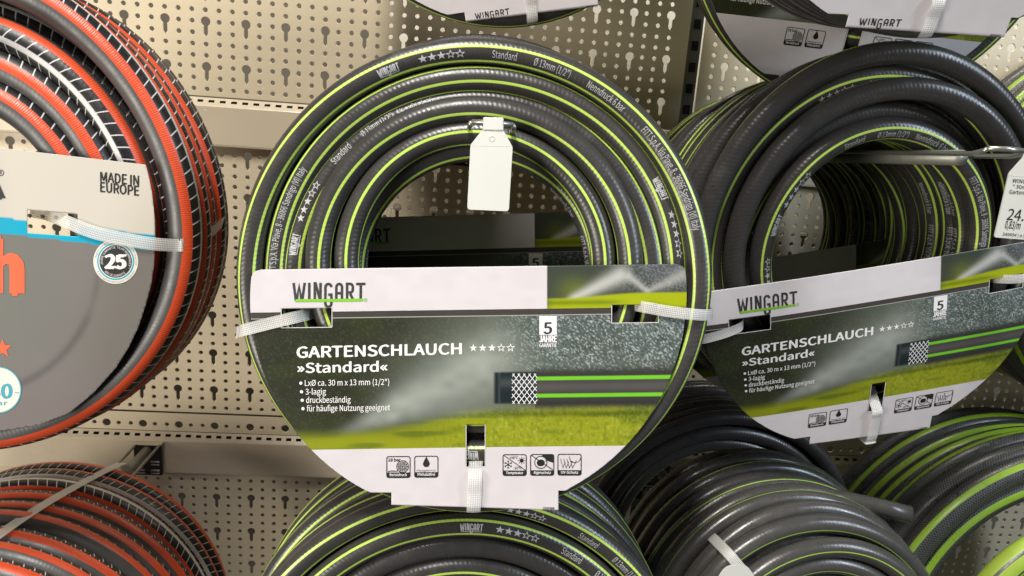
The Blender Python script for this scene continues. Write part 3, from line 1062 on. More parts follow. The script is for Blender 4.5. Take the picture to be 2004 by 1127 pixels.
def strap_mesh(name, pts, wdir, w, n=10):
    """ribbon through pts (metres); wdir = width direction per point or one for all"""
    P = np.array(pts, float)
    # resample with Catmull-Rom
    Q = [P[0]]
    ext = np.vstack([2 * P[0] - P[1], P, 2 * P[-1] - P[-2]])
    for i in range(1, len(ext) - 2):
        a, b, c, d = ext[i - 1:i + 3]
        for k in range(1, n + 1):
            t = k / n
            Q.append(.5 * ((2 * b) + (c - a) * t + (2 * a - 5 * b + 4 * c - d) * t * t + (3 * b - a - 3 * c + d) * t ** 3))
    Q = np.array(Q)
    wd = np.array(wdir, float); wd /= np.linalg.norm(wd)
    L = np.concatenate([[0], np.cumsum(np.linalg.norm(np.diff(Q, axis=0), axis=1))])
    V = []; m = 5
    T = np.gradient(Q, axis=0); T /= np.linalg.norm(T, axis=1)[:, None]
    for i in range(len(Q)):
        ww = wd - T[i] * (wd @ T[i]); ww /= np.linalg.norm(ww)
        nn = np.cross(T[i], ww)
        for k in range(m):
            s = k / (m - 1) - .5
            V.append(Q[i] + ww * s * w + nn * (.0004 * (1 - (2 * s) ** 2)))
    Fc = []; UV = []
    for i in range(len(Q) - 1):
        for k in range(m - 1):
            Fc.append((i * m + k, i * m + k + 1, (i + 1) * m + k + 1, (i + 1) * m + k))
            UV += [(L[i], k / (m - 1)), (L[i], (k + 1) / (m - 1)), (L[i + 1], (k + 1) / (m - 1)), (L[i + 1], k / (m - 1))]
    return mesh_np(name, V, Fc, M_STRAP, smooth=True, uv=UV)


RX90 = None
# ------------------------------------------------------------------ hose packs
LH = .0165                          # spacing of the layers


def lay_px(*rs): return [r * K for r in rs]


def wrap_strap(side, x_in, z_in, x_edge, z_edge, x_out, z_out, depth, front=-.0105):
    """strap from a slot over the card's edge and round the outside of the coil (pack-local metres)"""
    sg = side
    return [(x_in, .012, z_in), (x_in + sg * .012, front - .0012, (z_in * .75 + z_edge * .25)), (x_edge, front - .0016, z_edge),
            (x_out, -.004, z_out), (x_out + sg * .004, .008, z_out), (x_out + sg * .003, depth * .5, z_out + .002), (x_out - sg * .004, depth, z_out + .004)]


# ---- the middle pack: rings as they lie in the photo
random.seed(11)
A_TURNS = [
    ring(440 * K, .0012, phi=(90, 0, 30), wob=.0015, ph=1.0),
    ring(393 * K, .0075, phi=(81, -9, 3), wob=.0045, ph=.4),
    ring(352 * K, .0085, dz=1 * K, phi=(86, 3, 0), wob=.006, ph=2.0),
    ring(306 * K, .0016, dz=20 * K, phi=(138, -2, 20), wob=.003, ph=3.0),
    ring(255 * K, .006, dz=24 * K, phi=(128, -5, 0), wob=.006, ph=4.0),
]
A_TURNS[2]['lift'] = .0055
_rf = ring_frame


def ring_frame(t, th):
    P, N, B, ph = _rf(t, th)
    if 'lift' in t: P[..., 1] += t['lift'] * np.sin(np.asarray(th, float))
    if 'gap' in t:                                          # a loose turn that stands away from its neighbours over part of the ring
        a0, wdt, amp, fr = t['gap']
        d = np.angle(np.exp(1j * (np.asarray(th, float) - a0)))
        g = np.exp(-(d / wdt) ** 2)
        P = P + N * (amp * g)[..., None]; P[..., 1] -= fr * g
    return P, N, B, ph


random.seed(12)
A_BACK = []
for i in range(1, 7):
    for r in (440 - 3 * (i % 2), 392, 325, 238 + 9 * i + random.uniform(-4, 4)):
        A_BACK.append(ring(r * K, .004 + LH * i + random.uniform(-.001, .001), dz=0, phi=(random.uniform(60, 300) if r > 260 else 165, random.uniform(-20, 20), 10), n=120, m=14))
        A_BACK[-1]['dz'] += 10 * K * i
HOSE_A = hose_mesh('garden_hose', A_TURNS + A_BACK, M_HOSE)
HOSE_A2 = hose_mesh('garden_hose', [ring(r * K, .002 + LH * i + .005 * (k % 2), phi=(random.uniform(60, 300), 10, 10), n=130, m=14) for i in range(6) for k, r in enumerate((440, 395, 350, 308))], M_HOSE)


def a_lettering(parent):
    w = K
    hose_text(parent, A_TURNS[0], [('LOGO', 112.6, 44 * w), ('*', 98.4, 90 * w), ('Standard', 82, 49 * w), ('Ø 13mm (1/2")', 69.2, 76 * w), ('Nenndruck 6 bar', 53.4, 88 * w),
                              ('FITT S.p.A. Via Piave, 8 - 36066 Sandrigo (VI) Italy', 26, 226 * w)], cap_deg=32)
    hose_text(parent, A_TURNS[1], [('FITT S.p.A. Via Piave, 8 - 36066 Sandrigo (VI) Italy', 164, 222 * w), ('LOGO', 24.8, 46 * w), ('*', 11.5, 90 * w), ('Standard', -5, 50 * w),
                              ('LOGO', -55, 46 * w), ('Nenndruck 6 bar', -88, 88 * w), ('Standard', 195, 50 * w)], cap_deg=30)
    hose_text(parent, A_TURNS[2], [('LOGO', 170.5, 42 * w), ('*', 156.3, 84 * w), ('Standard', 137.8, 48 * w), ('Ø 13mm (1/2")', 123, 72 * w), ('Nenndruck 6 bar', 108.5, 84 * w), ('LOGO', -92, 42 * w)], cap_deg=32)
    for t in A_BACK[3:4]:
        hose_text(parent, t, [('LOGO', 140, 44 * w), ('Nenndruck 6 bar', 38, 80 * w), ('FITT S.p.A. Via Piave, 8', 5, 110 * w), ('Standard', 175, 48 * w)], cap_deg=28)


def straps_a(root, depth=.105):
    f = -.0105
    L = link('side_strap', strap_mesh('side_strap', [(-.0985, .016, -.0235), (-.1090, .002, -.0260), (-.1190, f - .0012, -.0285), (-.1360, f - .0016, -.0325), (-.1545, f - .0006, -.0372), (-.1606, -.004, -.0388),
                                                     (-.1642, .006, -.0395), (-.1632, depth * .5, -.036), (-.160, depth, -.034)], (0.12, 0, 1), .0080), root)
    R_ = link('side_strap', strap_mesh('side_strap', [(.1000, .016, -.0180), (.1060, .002, -.0200), (.1150, f - .0010, -.0218), (.1300, f - .0022, -.0245), (.1440, f - .0030, -.0262), (.1560, -.0085, -.0272),
                                                      (.1625, -.001, -.0270), (.1645, .010, -.0262), (.1632, depth * .5, -.024), (.160, depth, -.022)], (-.03, 0, 1), .0076), root)
    B_ = link('bottom_strap', strap_mesh('bottom_strap', [(.0000, .014, -.100), (.0015, .006, -.117), (.0012, f - .0014, -.1345), (.0008, f - .0020, -.147), (.0002, f - .0018, -.1570), (.0000, f + .004, -.1605),
                                                          (.0000, .02, -.162), (.0000, depth, -.160)], (1, 0, .02), .0092), root)


def hose_pack_a(M, label, bend=(0, 0), card_shift=(0, 0, 0), straps=True, roll=0., **kw):
    root = thing('hose_pack', label, 'garden hose', M, 'hose packs with a printed card')
    h = link('garden_hose', HOSE_A, root, Matrix.Rotation(roll, 4, 'Y'))
    card = main_card(root, bend, M=Matrix.Translation((-.0033 + card_shift[0], -.0100 + card_shift[1], -.0146 + card_shift[2])), **kw)
    if straps: straps_a(root)
    return root, h, card


def cam_xyz(px, py, d): return np.array([(px - 1002) / F_PX * d, (py - 563.5) / F_PX * d, d])


pack_a, hose_a, card_a = hose_pack_a(frame_cam(cam_xyz(928, 538, .518), np.eye(3)), 'lime striped hose pack in the middle with a flat WINGART card and blank tag', bend=(0, 0))
a_lettering(hose_a)

# second pack on the same hook, seen through the first one's hole
pack_a2 = copy_tree(pack_a)
pack_a2.matrix_world = frame_cam(cam_xyz(933, 446, .648), rodr((.10, .02, -.012)))
pack_a2['label'] = 'shaded hose pack directly behind the middle one, card seen through its ring'
for ch in pack_a2.children:
    if ch.name.startswith('garden_hose'): ch.data = HOSE_A2
    if ch.name.startswith('printed_card'): ch.location.z += .006

# ---- the right pack: hangs upright, card bowed
random.seed(5)
BZ, BX = .0288, .0022
B_TURNS = [
    ring(.0942, .0180, dz=BZ, dx=BX, phi=(105, -5, 15), wob=.003, ph=.5, up=.06),
    ring(.1060, .0300, dz=BZ, dx=BX, phi=(150, 40, 55), wob=.004, ph=1.5, up=.06),
    ring(.1180, .0170, dz=BZ + .002, dx=BX + .002, phi=(270, 20, 20), wob=.004, ph=2.2, up=.06),
    ring(.1320, .0280, dz=BZ, dx=BX, phi=(118, 10, 10), wob=.003, ph=3.3, up=.06),
    ring(.1460, .0180, dz=BZ + .001, dx=BX, phi=(285, 20, 50), wob=.002, ph=5.1, up=.06),
]
for t in B_TURNS: t['lift'] = -.0055
B_TURNS[2]['gap'] = (.75, .8, .006, .008)
B_BACK = []
for i in range(1, 8):
    for r in (.1475 + random.uniform(-.002, .003), .132, .118, .0965 + random.uniform(-.002, .004)):
        B_BACK.append(ring(r, .0265 + LH * i + random.uniform(-.002, .002), dz=BZ - .0028 * i + random.uniform(-.002, .002), dx=BX, phi=(random.uniform(0, 360) if r > .11 else random.uniform(130, 230), random.uniform(-40, 40), random.uniform(-40, 40)), n=120, m=14, wob=.006, up=.03))
HOSE_B = hose_mesh('garden_hose', B_TURNS + B_BACK, M_HOSE)


def b_lettering(parent):
    w = .000416
    hose_text(parent, B_TURNS[0], [('*', 139, 78 * w), ('Standard', 104, 42 * w), ('Ø 13mm (1/2")', 84, 64 * w), ('Nenndruck 6 bar', 62, 78 * w), ('FITT S.p.A. Via Piave, 8 - 36066 Sandrigo', 14, 150 * w), ('LOGO', 158, 42 * w), ('*', 184, 72 * w)], cap_deg=32)
    hose_text(parent, B_TURNS[1], [('Standard', 128, 44 * w), ('Standard', 160, 46 * w)], cap_deg=30)
    hose_text(parent, B_TURNS[3], [('*', 104, 74 * w), ('Standard', 88.5, 42 * w), ('Ø 13mm (1/2")', 76, 64 * w)], cap_deg=32)
    for t in B_BACK[3:12:4]:
        hose_text(parent, t, [('Standard', 170, 44 * w), ('Nenndruck 6 bar', 20, 80 * w), ('FITT S.p.A. Via Piave, 8', 350, 110 * w)], cap_deg=28)


B_M = frame_cam((.2994, .0016, .6151), rodr((.2798, -.081, -.1306)))
pack_b = thing('hose_pack', 'dark hose pack with bowed WINGART card, right of the middle pack', 'garden hose', B_M, 'hose packs with a printed card')
hose_b = link('garden_hose', HOSE_B, pack_b)
b_lettering(hose_b)
main_card(pack_b, bend=(.2491, .8191))
link('side_strap', strap_mesh('side_strap', [(-.108, .016, -.012), (-.114, .004, -.0145), (-.1235, .0015, -.0170), (-.1370, .0015, -.0195), (-.150, .004, -.0215), (-.157, .012, -.022), (-.159, .03, -.021), (-.157, .12, -.016)], (.1, 0, 1), .0080), pack_b)
link('side_strap', strap_mesh('side_strap', [(.100, .016, -.0080), (.108, .004, -.0075), (.118, .0005, -.0080), (.1345, .001, -.0085), (.150, .004, -.009), (.158, .012, -.009), (.160, .03, -.008), (.158, .12, -.006)], (-.03, 0, 1), .0076), pack_b)
link('bottom_strap', strap_mesh('bottom_strap', [(.0035, .022, -.084), (.0045, .0165, -.100), (.0045, .0072, -.113), (.0045, .0092, -.121), (.0045, .0122, -.133), (.004, .0155, -.1460), (.004, .024, -.149), (.004, .10, -.146)], (1, 0, .02), .0092), pack_b)
pack_b2 = copy_tree(pack_b)
pack_b2.matrix_world = B_M @ Matrix.Translation((.006, .140, -.022))
pack_b2['label'] = 'shaded hose pack behind the bowed WINGART card, grey card inside the ring'

# ---- packs on the hooks above
pack_c2, _, _ = hose_pack_a(frame_world(1732, -190, .617, rx=8, ry=2), 'dark hose pack at the top, shaded white card showing two pictograms', roll=1.2, logo_on_tab=True, name_no='8020367', card_shift=(-.002, .0, .004))
pack_c1, _, _ = hose_pack_a(frame_world(1970, -497, .430, rx=18, ry=-3), 'upper hose pack with bright white card tab, overlapping the shaded white card', roll=2.6, logo_on_tab=True, name_no='8020367', fold=(990, .5))
pack_d, _, _ = hose_pack_a(frame_world(985, -376, .59, rx=6, ry=-13), 'hose pack above the middle one, only its card tab hanging into view', roll=.7, card_shift=(0, -.002, .003), logo_on_tab=True, name_no='8020367', fold=(988, .9))

# added pack out of view, keeps the ceiling light off the panel below it
pack_d_blocker = copy_tree(pack_d)
pack_d_blocker.matrix_world = Matrix.Translation((.045, .735, .305))
pack_d_blocker['label'] = 'added hose pack out of view on the upper middle hook, shading the panel below'
for ch in pack_d_blocker.children:
    if ch.name.startswith('garden_hose'): ch.data = HOSE_A2

# ---- pack below the middle one
pack_g = thing('hose_pack', 'dark hose pack below the middle one, only the top of its turns in view', 'garden hose', frame_world(900, 1378, .575, rx=-6), 'hose packs with a printed card')
hose_g = None
random.seed(21)
GS = 1.075
G_TURNS = [
    ring(.1540 * GS, .000, phi=(70, 0, 40), wob=.002, ph=1.0),
    ring(.1370 * GS, -.004, phi=(80, 0, 2), wob=.002, ph=2.0),
    ring(.1200 * GS, .001, phi=(250, 0, 20), wob=.003, ph=3.0),
    ring(.1030 * GS, .002, phi=(120, 0, 10), wob=.003, ph=4.0),
]
G_BACK = []
for i in range(1, 8):
    for r in (.1530 + random.uniform(-.002, .003), .135, .110):
        G_BACK.append(ring(r * GS, .001 + .0172 * i, phi=((40, 300, 50, 200, 330, 20, 60)[i - 1], random.uniform(-20, 20), random.uniform(-20, 20)), n=120, m=16, wob=.006))
hose_g = link('garden_hose', hose_mesh('garden_hose', G_TURNS + G_BACK, M_HOSE), pack_g)
hose_text(hose_g, G_TURNS[1], [('LOGO', 90, 46 * K), ('*', 77, 90 * K), ('Standard', 60, 48 * K), ('Ø 13mm (1/2")', 46, 74 * K)], cap_deg=32)
hose_text(hose_g, G_TURNS[0], [('*', 76, 84 * K), ('Standard', 58, 48 * K), ('Ø 13mm (1/2")', 45, 74 * K)], cap_deg=32)
gc = main_card(pack_g, bend=(0, 0), M=Matrix.Translation((-.0033, -.0145, -.0146)))

# ---- grey hose at the bottom, right of the middle
random.seed(31)
pack_h = thing('hose_pack', 'grey hose pack at the bottom right of centre with one hose end sticking out', 'garden hose', frame_world(1565, 1262, .66, rx=-10, rz=4), 'hose packs with a printed card')
H_T = []
for i in range(9):
    r = (.132, .136, .139, .139, .143, .142, .146, .148, .147)[i] + random.uniform(-.002, .002)
    r *= .905
    H_T.append(ring(r, -.02 + 0.0165 * i, dx=random.uniform(-.002, .002), phi=((140, 200, 30, 250, 60, 300, 40, 200, 100)[i], 10, 10), rh=.0081, n=132, m=18, wob=.008))
    H_T.append(ring(r - .0165, -.012 + 0.0165 * i, phi=(random.uniform(0, 360), 10, 10), rh=.0081, n=110, m=14, wob=.008))
for r, y in ((.103, -.034), (.0865, -.031), (.071, -.027)): H_T.append(ring(r, y, phi=(random.uniform(0, 360), 10, 10), rh=.0081, n=110, m=16, wob=.008))
hose_h = link('garden_hose', hose_mesh('garden_hose', H_T, M_HOSE_G), pack_h)
g = Geo(); pts = [Vector((.02, .032, .122)), Vector((.055, .024, .1195)), Vector((.080, .014, .1165)), Vector((.100, .005, .1135))]
g.rod([q[:] for q in pts], .0078, 20)
link('hose_end', g.mesh('hose_end', M_HOSE_G, True), pack_h)
ra = np.array((math.cos(2.30), 0, math.sin(2.30)))
link('band_strap', strap_mesh('band_strap', [tuple(ra * q + np.array((0, y, 0))) for q, y in ((.100, -.020), (.106, -.0295), (.120, -.0305), (.1285, -.024), (.1300, -.010), (.1300, .004), (.120, .016))], (-math.sin(2.30), 0, math.cos(2.30)), .0085), pack_h)

# darker pack hanging behind it on the same hook
ap = wall_pt(1440, 800, .79)
pack_h2 = thing('hose_pack', 'dark shaded hose pack behind the grey one with the cut end, below the bowed card', 'garden hose', Matrix.Translation((ap[0], ap[1], ap[2] - .172)), 'hose packs with a printed card')
random.seed(33)
link('garden_hose', hose_mesh('garden_hose', [ring((.160, .142, .122)[k] + random.uniform(-.003, .003), LH * i + .004 * k, phi=(random.uniform(150, 330), 10, 10), n=130, m=14, wob=.006) for i in range(7) for k in range(3)], M_HOSE), pack_h2)

# ---- green mesh hoses on the far right
random.seed(41)


def braid_turns(r0, n, rh=.0118):
    T = []
    for i in range(n):
        T.append(ring(r0 + random.uniform(-.003, .003), 0.0255 * i, phi=(random.uniform(0, 360), 15, 15), rh=rh, n=150, m=18, wob=.004))
        T.append(ring(r0 - .027, 0.0255 * i + .008, phi=(random.uniform(0, 360), 15, 15), rh=rh, n=110, m=14, wob=.004))
    return T


pack_i = thing('hose_pack', 'black mesh hose pack with lime bands at the bottom right corner', 'garden hose', frame_world(2085, 1268, .82, rx=-8), 'mesh hose packs')
link('garden_hose', hose_mesh('garden_hose', braid_turns(.214, 7, .0132), M_BRAID), pack_i)
link('lime_turn', hose_mesh('lime_turn', [ring(.152, -.034, phi=(70, 10, 10), rh=.0135, n=150, m=18), ring(.124, -.038, phi=(100, 10, 10), rh=.0135, n=150, m=18)], M_BRAID_L), pack_i)
pack_j = copy_tree(pack_i)
pack_j.matrix_world = frame_world(2340, 470, .84)
pack_j['label'] = 'black and lime mesh hose pack peeking in at the right edge beside the right card'

# ---- orange packs on the left
KE = .575 / F_PX
random.seed(51)
E_T = [ring(425 * KE, .002, phi=(-12, 0, 6), rh=.0126, wob=.004, ph=.3, n=190, m=24, up=.13), ring(346 * KE, .008, phi=(93, 0, 0), rh=.0126, wob=.004, ph=1.3, n=180, m=24, up=.12),
       ring(293 * KE, .006, phi=(-2, 0, 0), rh=.0126, wob=.004, ph=2.3, n=180, m=24, up=.12), ring(241 * KE, .002, phi=(-12, 0, 0), rh=.0126, wob=.004, ph=3.3, n=180, m=24, up=.12)]
for i in range(1, 5):
    E_T.append(ring((424 + (4, 2, 6, 2, -6)[i - 1]) * KE, 0.0232 * i, phi=((-40, -48, -34, -46, -38)[i - 1], 5, 8), rh=.0126, wob=.006, n=180, m=22, up=.13))
    for r in (372, 310, 245):
        E_T.append(ring(r * KE, 0.0232 * i, phi=(random.uniform(-30, 60), 5, 8), rh=.0126, wob=.006, n=120, m=16, up=.12))
E_M = frame_world(-85, 445, .575, rx=-6, ry=3, rz=2)
pack_e = thing('hose_pack', 'orange and grey striped hose pack with grey card reading MADE IN EUROPE', 'garden hose', E_M, 'orange striped hose packs')
hose_e = link('garden_hose', hose_mesh('garden_hose', E_T, M_ORANGE), pack_e)

# its card, laid out on the plane of the pack; layout coordinates are read off the flat card
E_INV = np.array(E_M.inverted()); E_MAT = np.array(E_M)
EY = -.0150                                                       # the card lies just in front of the turns


def e_local(u, v, lift=0.):
    c = np.stack([(u - 1002) / F_PX, (v - 563.5) / F_PX, np.ones_like(u)], -1) @ RC @ TOB.T
    o = E_INV[:3, 3]; d = c @ E_INV[:3, :3].T
    k = ((EY - lift) - o[1]) / d[..., 1]
    return o + d * k[..., None]


def e_right(v):
    pts = np.array([(322, 283), (325, 285.5), (345, 291), (380, 298), (430, 303), (470, 304), (520, 301), (560, 295), (600, 284), (640, 271), (680, 252), (720, 227), (770, 182), (808, 136), (830, 80), (842, 10), (846, -60), (847, -120)], float)
    return np.interp(v, pts[:, 0], pts[:, 1])


def e_card():
    sl = .1158
    vs = np.unique(np.concatenate([np.arange(322, 846.5, 3.0), [323, 324, 404, 442]]))
    us = np.unique(np.concatenate([np.arange(-420, 306, 4.0), [53, 152]]))
    Uu = np.clip(us[None, :], -420, e_right(vs)[:, None]); Vv = np.repeat(vs[:, None], len(us), 1)
    # rows run down to the right like the top edge, easing out towards the bottom
    k = np.clip((700 - Vv) / 380, 0, 1)
    Vp = Vv + sl * (Uu - 285) * k
    art = np.zeros(Uu.shape + (3,)) + np.array((.185, .172, .158))
    n1 = vnoise(Uu / 90 + 9, Vv / 80 + 5, 8)
    art = mixc(art, (.15, .16, .138), .6 * sstep(120, 330, np.hypot(Uu + 60, (Vp - 560))) * 0 + .45 * sstep(160, 20, Uu) * sstep(760, 600, Vp))
    art = mixc(art, (.19, .155, .15), .5 * sstep(690, 800, Vp))
    d = np.hypot(Uu + 40, Vp - 520)
    art = mixc(art, (.115, .105, .10), .85 * np.exp(-((np.hypot(Uu + 60, Vp - 520) - 252) / 8.) ** 2) * sstep(590, 640, Vp) + .55 * np.exp(-((np.hypot(Uu + 60, Vp - 520) - 252) / 7.) ** 2) * sstep(640, 560, Vp) * sstep(500, 560, Vp))
    y0 = 425 + .118 * Uu; y1 = 456 + .118 * np.minimum(Uu, 190) + .10 * np.maximum(Uu - 190, 0)
    art[Vp < y1] = (.0, .36, .53)
    art[Vp < y0] = (.58, .54, .465)
    idx = np.arange(Uu.size).reshape(Uu.shape); Fc = []
    s0 = lambda u: (400 + .11 * (u - 53), 446 + .105 * (u - 53))
    nr, nc = Uu.shape
    for i in range(nr - 1):
        for j in range(nc - 1):
            um = (us[j] + us[j + 1]) / 2
            if 53 < um < 152 and 431 - 1 < vs[i] + .5 * (vs[i + 1] - vs[i]) < 473: continue
            w0 = Uu[i, j + 1] - Uu[i, j]; w1 = Uu[i + 1, j + 1] - Uu[i + 1, j]
            if w0 < 1e-6 and w1 < 1e-6: continue
            q = [(i, j), (i + 1, j), (i + 1, j + 1), (i, j + 1)]
            if w0 < 1e-6: q = [(i, j), (i + 1, j), (i + 1, j + 1)]
            elif w1 < 1e-6: q = [(i, j), (i + 1, j), (i, j + 1)]
            Fc.append([idx[a] for a in q])
    card = link('printed_card', mesh_np('printed_card', e_local(Uu.ravel(), Vp.ravel()), Fc, M_CARD, smooth=True, col=art.reshape(-1, 3)), pack_e); thicken(card)

    def lay(P): return e_local(P[:, 0], -P[:, 1], .0003 + P[:, 2] * .0001)
    p = Print()
    p.text('MADE IN', 196.5, -355, 19, width=75, slope=-.105, bold=.018); p.text('EUROPE', 196.5, -375, 19, width=75, slope=-.105, bold=.018); p.lay('origin_lettering', M_INK, lay, card)
    p = Print(); p.text('A', -52, -382, 52, width=58, slope=-.1, bold=.05); p.annulus((1.5, -338), 5.5, 1.1, 24); p.text('R', -1.2, -341, 6.5, z=.1, bold=.01); p.lay('brand_lettering', M_INK, lay, card)
    p = Print(); p.text('h', -14, -573, 97, width=53, slope=-.02, bold=.05); p.text('Flex', -260, -560, 92, width=215, slope=-.05, bold=.06); p.lay('product_title', M_ORINK, lay, card)
    p = Print()
    for k in range(4): p.poly(star_poly(19, .42) + [5 - 46 * k, -682 + 4 * k])
    p.lay('star_rating', M_ORINK, lay, card)
    p = Print(); p.disc((-4, -763), 46, 60); p.lay('pressure_badge', M_TEAL, lay, card)
    p = Print(); p.disc((-4, -763), 43.6, 60, z=.6); p.lay('pressure_badge_face', M_CREAM, lay, card)
    p = Print(); p.text('30', -21, -779, 27, width=44, z=1.2, bold=.04); p.text('bar', -20, -793, 9, width=35, z=1.2, bold=.02); p.stroke([(29, -768), (38, -769)], 1.6, z=1.2); p.lay('pressure_value', M_TEAL, lay, card)
    c = (226.5, -511.5)
    for nm, r, m_, z in (('seal_rim', 44, M_CREAM, .6), ('seal_ring', 36.5, M_CYAN, 1.2), ('seal_band', 33.6, M_CREAM, 1.8), ('seal_face', 31.8, M_INK, 2.4)):
        p = Print(); p.disc(c, r, 64, z=z); p.lay(nm, m_, lay, card)
    p = Print(); p.text('25', c[0] - 19.5, c[1] - 13, 26, width=38, z=3.2, bold=.06, slope=-.02); p.poly(star_poly(2.6, .45) + [c[0] + 20, c[1] + 13], 3.2)

    def round_text(q, r, a_mid, cap, wd, z, inside=False):
        V, Fc = text_geo(q, 0.0); sx = wd / V[:, 0].max()
        if not inside:
            a = math.radians(a_mid) - (V[:, 0] * sx - wd / 2) / r; rr = r + V[:, 1] * cap
        else:
            a = math.radians(a_mid) + (V[:, 0] * sx - wd / 2) / r; rr = r - V[:, 1] * cap
        p.add(np.stack([c[0] + rr * np.cos(a), c[1] + rr * np.sin(a)], 1), Fc, z)
    round_text('JAHRE GARANTIE *', 25.5, 138, 4.6, 50, 3.2); round_text('YEAR WARRANTY *', 25.5, 28, 4.6, 50, 3.2); round_text('ANS DE GARANTIE', 30, 266, 4.6, 46, 3.2, True)
    p.lay('seal_lettering', M_WINK, lay, card)
    p = Print()
    round_text('Registrierung erforderlich * Registration required', 38.6, 80, 3.3, 120, 1.6); round_text('Enregistrement requis', 41.6, 270, 3.3, 90, 1.6, True)
    p.lay('seal_small_print', plain('grey_print_ink', (.30, .29, .27), .5), lay, card)
    return card


card_e = e_card()
el = lambda u, v, y=0.: np.array(e_local(np.array([float(u)]), np.array([float(v)]), y)[0])
link('side_strap', strap_mesh('side_strap', [el(60, 412, -.02), el(95, 420, -.012), el(135, 436, .0004), el(185, 455, .0022), el(245, 468, .0026), el(300, 477, .0022), el(345, 480, -.004), el(362, 478, -.006), el(390, 468, -.026), el(415, 453, -.048), el(434, 437, -.072), el(438, 430, -.095)], (.14, .05, 1), .0098), pack_e)

F_M = frame_world(-38, 1402, .70, rx=-4)
pack_f = thing('hose_pack', 'orange and grey striped hose pack at the bottom left under a white strap', 'garden hose', F_M, 'orange striped hose packs')
random.seed(61)
F_T = []
for i in range(9):
    F_T.append(ring(.168 + random.uniform(-.002, .002), -.03 + .0245 * i, phi=((-62, -74, -60, -78, -66, -58, -20, 26, 38)[i], 5, 5), rh=.0127, wob=.003, n=200, m=24))
    F_T.append(ring(.142, -.02 + .0245 * i, phi=(random.uniform(0, 360), 5, 5), rh=.0127, wob=.003, n=120, m=16))
hose_f = link('garden_hose', hose_mesh('garden_hose', F_T, M_ORANGE), pack_f)
link('band_strap', strap_mesh('band_strap', [(.012, -.05, .163), (.014, -.038, .1755), (.03, .06, .1805), (.052, .172, .1745), (.056, .186, .167), (.056, .19, .15)], (1, -.25, .1), .0135), pack_f)

# ------------------------------------------------------------------ hooks and price tags


def hook(x, zr, xf, yf, zf, label, bar=.0145, loop_drop=.010):
    """display hook clipped to a rail: bracket, square-ish arm and the wire label arm"""
    h = thing('display_hook', label, 'hook', Matrix.Translation((x, WALL - .012, zr)), 'display hooks on the rails')
    o = np.array((x, WALL - .012, zr))
    g = Geo(); g.box((-.0175, -.0065, -.024), (.0175, -.0005, .020), .002); link('bracket', g.mesh('bracket', M_BRK), h)
    g = Geo()
    for sx in (-1, 1):
        for z in (-.016, -.004): g.rod([(sx * .004, -.0070, z), (sx * .0145, -.0070, z)], .0014, 8); g.rod([(sx * .004, -.0070, z - .004), (sx * .0145, -.0070, z - .004)], .0009, 8)
    link('bracket_wire', g.mesh('bracket_wire', M_STEEL, True), h)
    g = Geo(); g.box((-.0180, -.0070, .0185), (.0180, .008, .0210), .0008); link('rail_clip', g.mesh('rail_clip', M_BEIGE), h)
    e = np.array((xf, yf, zf)) - o
    s = np.array((0, -.006, .012))
    g = Geo(); g.rod([s, s + (e - s) * .5, s + (e - s) * .90], .0058, 14); link('arm', g.mesh('arm', M_TUBE, True), h)
    g = Geo()
    for sx in (-1, 1):
        b = np.array((sx * bar, 0, .004))
        g.rod([np.array((sx * bar, -.006, .018)), s + (e - s) * .5 + b, e + b + (0, .012, -.003), e + b, e + b * .93 + (0, -.0015, .0016)], .0018, 10)
    b = np.array((bar * .93, 0, 0))
    g.rod([e + (0, -.0015, .0056) - b, e + (0, -.0022, .0062), e + (0, -.0015, .0056) + b], .0018, 10)
    link('label_wire', g.mesh('label_wire', M_STEEL, True), h)
    return h


def tag_body(poly, th=.0014, r=.0012):
    g = Geo(); g.prism(rounded(poly, r, 4), -th / 2, th / 2); return g


# middle hook: bracket on the upper rail, front end just inside the ring's top
A_END = ray_pt(963, 246, .500)
hook(.0108, -.0560, A_END[0], A_END[1], A_END[2] - .004, 'wire display hook through the middle hose pack, holding the blank white tag')
tp = lambda u, v: ((u - 963) * .497 / F_PX, -(v - 240) * .497 / F_PX)
t = thing('price_tag', 'blank white plastic price tag hanging on the middle hook', 'price tag', frame_cam(cam_xyz(963, 240, .4945), rodr((.0, .0, .02))), 'price tags')
link('tag_body', tag_body([tp(*q) for q in ((945, 254), (985, 254), (1004, 287), (999, 412), (918, 410), (922, 284))], r=[.001, .001, .0012, .0022, .0022, .0012]).mesh('tag_body', M_WHITE_PL), t)
g = Geo(); g.box((*[tp(945.5, 256)[0]], -.0016, tp(0, 256)[1]), (tp(985.5, 0)[0], .0046, tp(0, 230)[1]), .0008); link('clip', g.mesh('clip', M_WHITE_PL), t)
g = Geo(); a = np.linspace(0, 2 * PI, 25); c = tp(963.5, 272); g.rod([(c[0] + .0017 * math.cos(q), -.0008, c[1] + .0017 * math.sin(q)) for q in a], .00025, 6, False); link('rivet', g.mesh('rivet', M_WHITE_PL, True), t)
g = Geo(); q0 = tp(922, 286); q1 = tp(1003, 286.6); g.box((q0[0] + .0004, -.00085, q0[1] - .0001), (q1[0] - .0004, -.0006, q0[1] + .0001)); link('fold_line', g.mesh('fold_line', M_WHITE_PL), t)

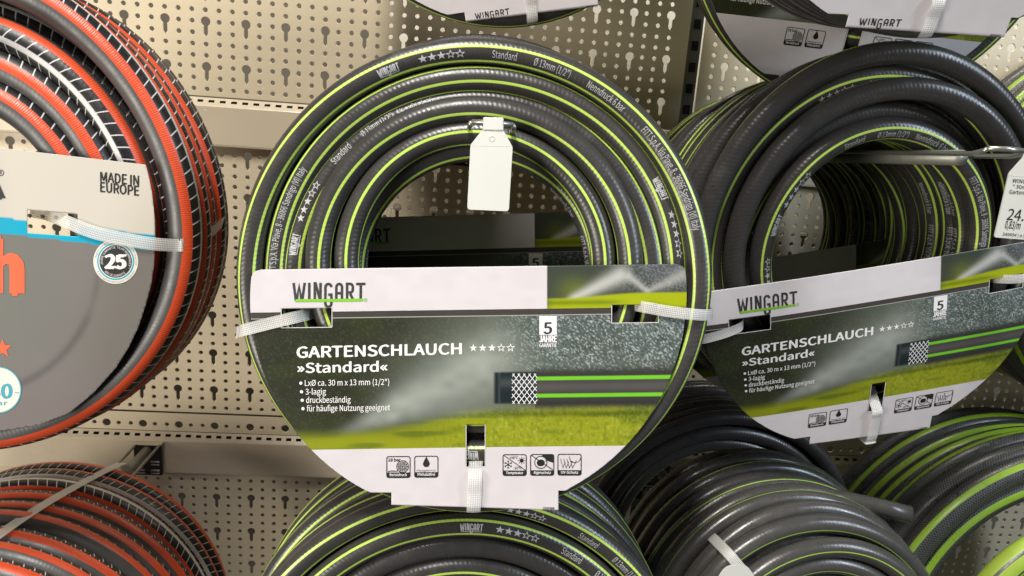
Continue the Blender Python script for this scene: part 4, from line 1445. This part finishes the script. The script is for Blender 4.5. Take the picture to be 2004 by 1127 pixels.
# right hook with its price tag
B_END = ray_pt(1963, 309, .515)
hook(float(wall_pt(1472, 262, .925)[0]), -.0560, B_END[0], B_END[1], B_END[2], 'grey display hook through the right hose pack, holding the printed price tag')
tb = thing('price_tag', 'white price tag cut by the right edge, printed 0,83/m', 'price tag', frame_world(2026, 300, .508, rz=-6), 'price tags')
KT = .508 / F_PX
link('tag_body', tag_body([(a * KT, -b * KT) for a, b in ((-20, -2), (20, -2), (22, 10), (42, 42), (42, 170), (-42, 170), (-42, 42), (-22, 10))], r=.0014).mesh('tag_body', M_WHITE_PL), tb)
p = Print()
for q, x, v, cap, wd in (('WINGART', -33, 59, 7.5, 46), ('* 30m', -30, 70, 7, 26), ('Gartenschlauch', -34, 81, 7.5, 66), ('24.99', -27, 133, 22, 62), ('0,83/m', -27, 150, 15, 30), ('249654 | a |', -28, 165, 6, 42)):
    p.text(q, x, -v, cap, width=wd, bold=.006)
p.lay('tag_lettering', M_INK, lambda P: np.stack([P[:, 0] * KT, -.0009 - P[:, 2] * 1e-4, P[:, 1] * KT], 1), tb)
g = Geo(); g.box((-41 * KT, -.00085, -46.3 * KT), (41 * KT, -.0006, -45.5 * KT)); link('fold_line', g.mesh('fold_line', M_WHITE_PL), tb)

# left lower hook (bare arm visible) and others
F_END_Y = .55
xb = float(wall_pt(290, 890, .92)[0])
hook(xb, -.4790, xb - .005, F_END_Y, -.4660, 'bare grey display hook on the lower rail above the orange pack')
hook(-.36, -.0560, -.362, .50, .020, 'display hook carrying the upper orange pack')
hook(.30, -.4790, .305, .52, -.425, 'display hook under the grey hose pack')
hook(.012, -.4790, .012, .40, -.42, 'display hook under the lower middle hose pack')
th_ = thing('price_tag', 'blank white rounded tag in front of the grey hose at the bottom edge', 'price tag', frame_world(1440, 1151, .50, rx=-5, ry=-6), 'price tags')
KH = .50 / F_PX
link('tag_body', tag_body([((a) * KH, -(b) * KH) for a, b in ((-22, -50), (22, -50), (48, 0), (44, 110), (-44, 110), (-48, 0))], r=.007).mesh('tag_body', M_WHITE_PL), th_)
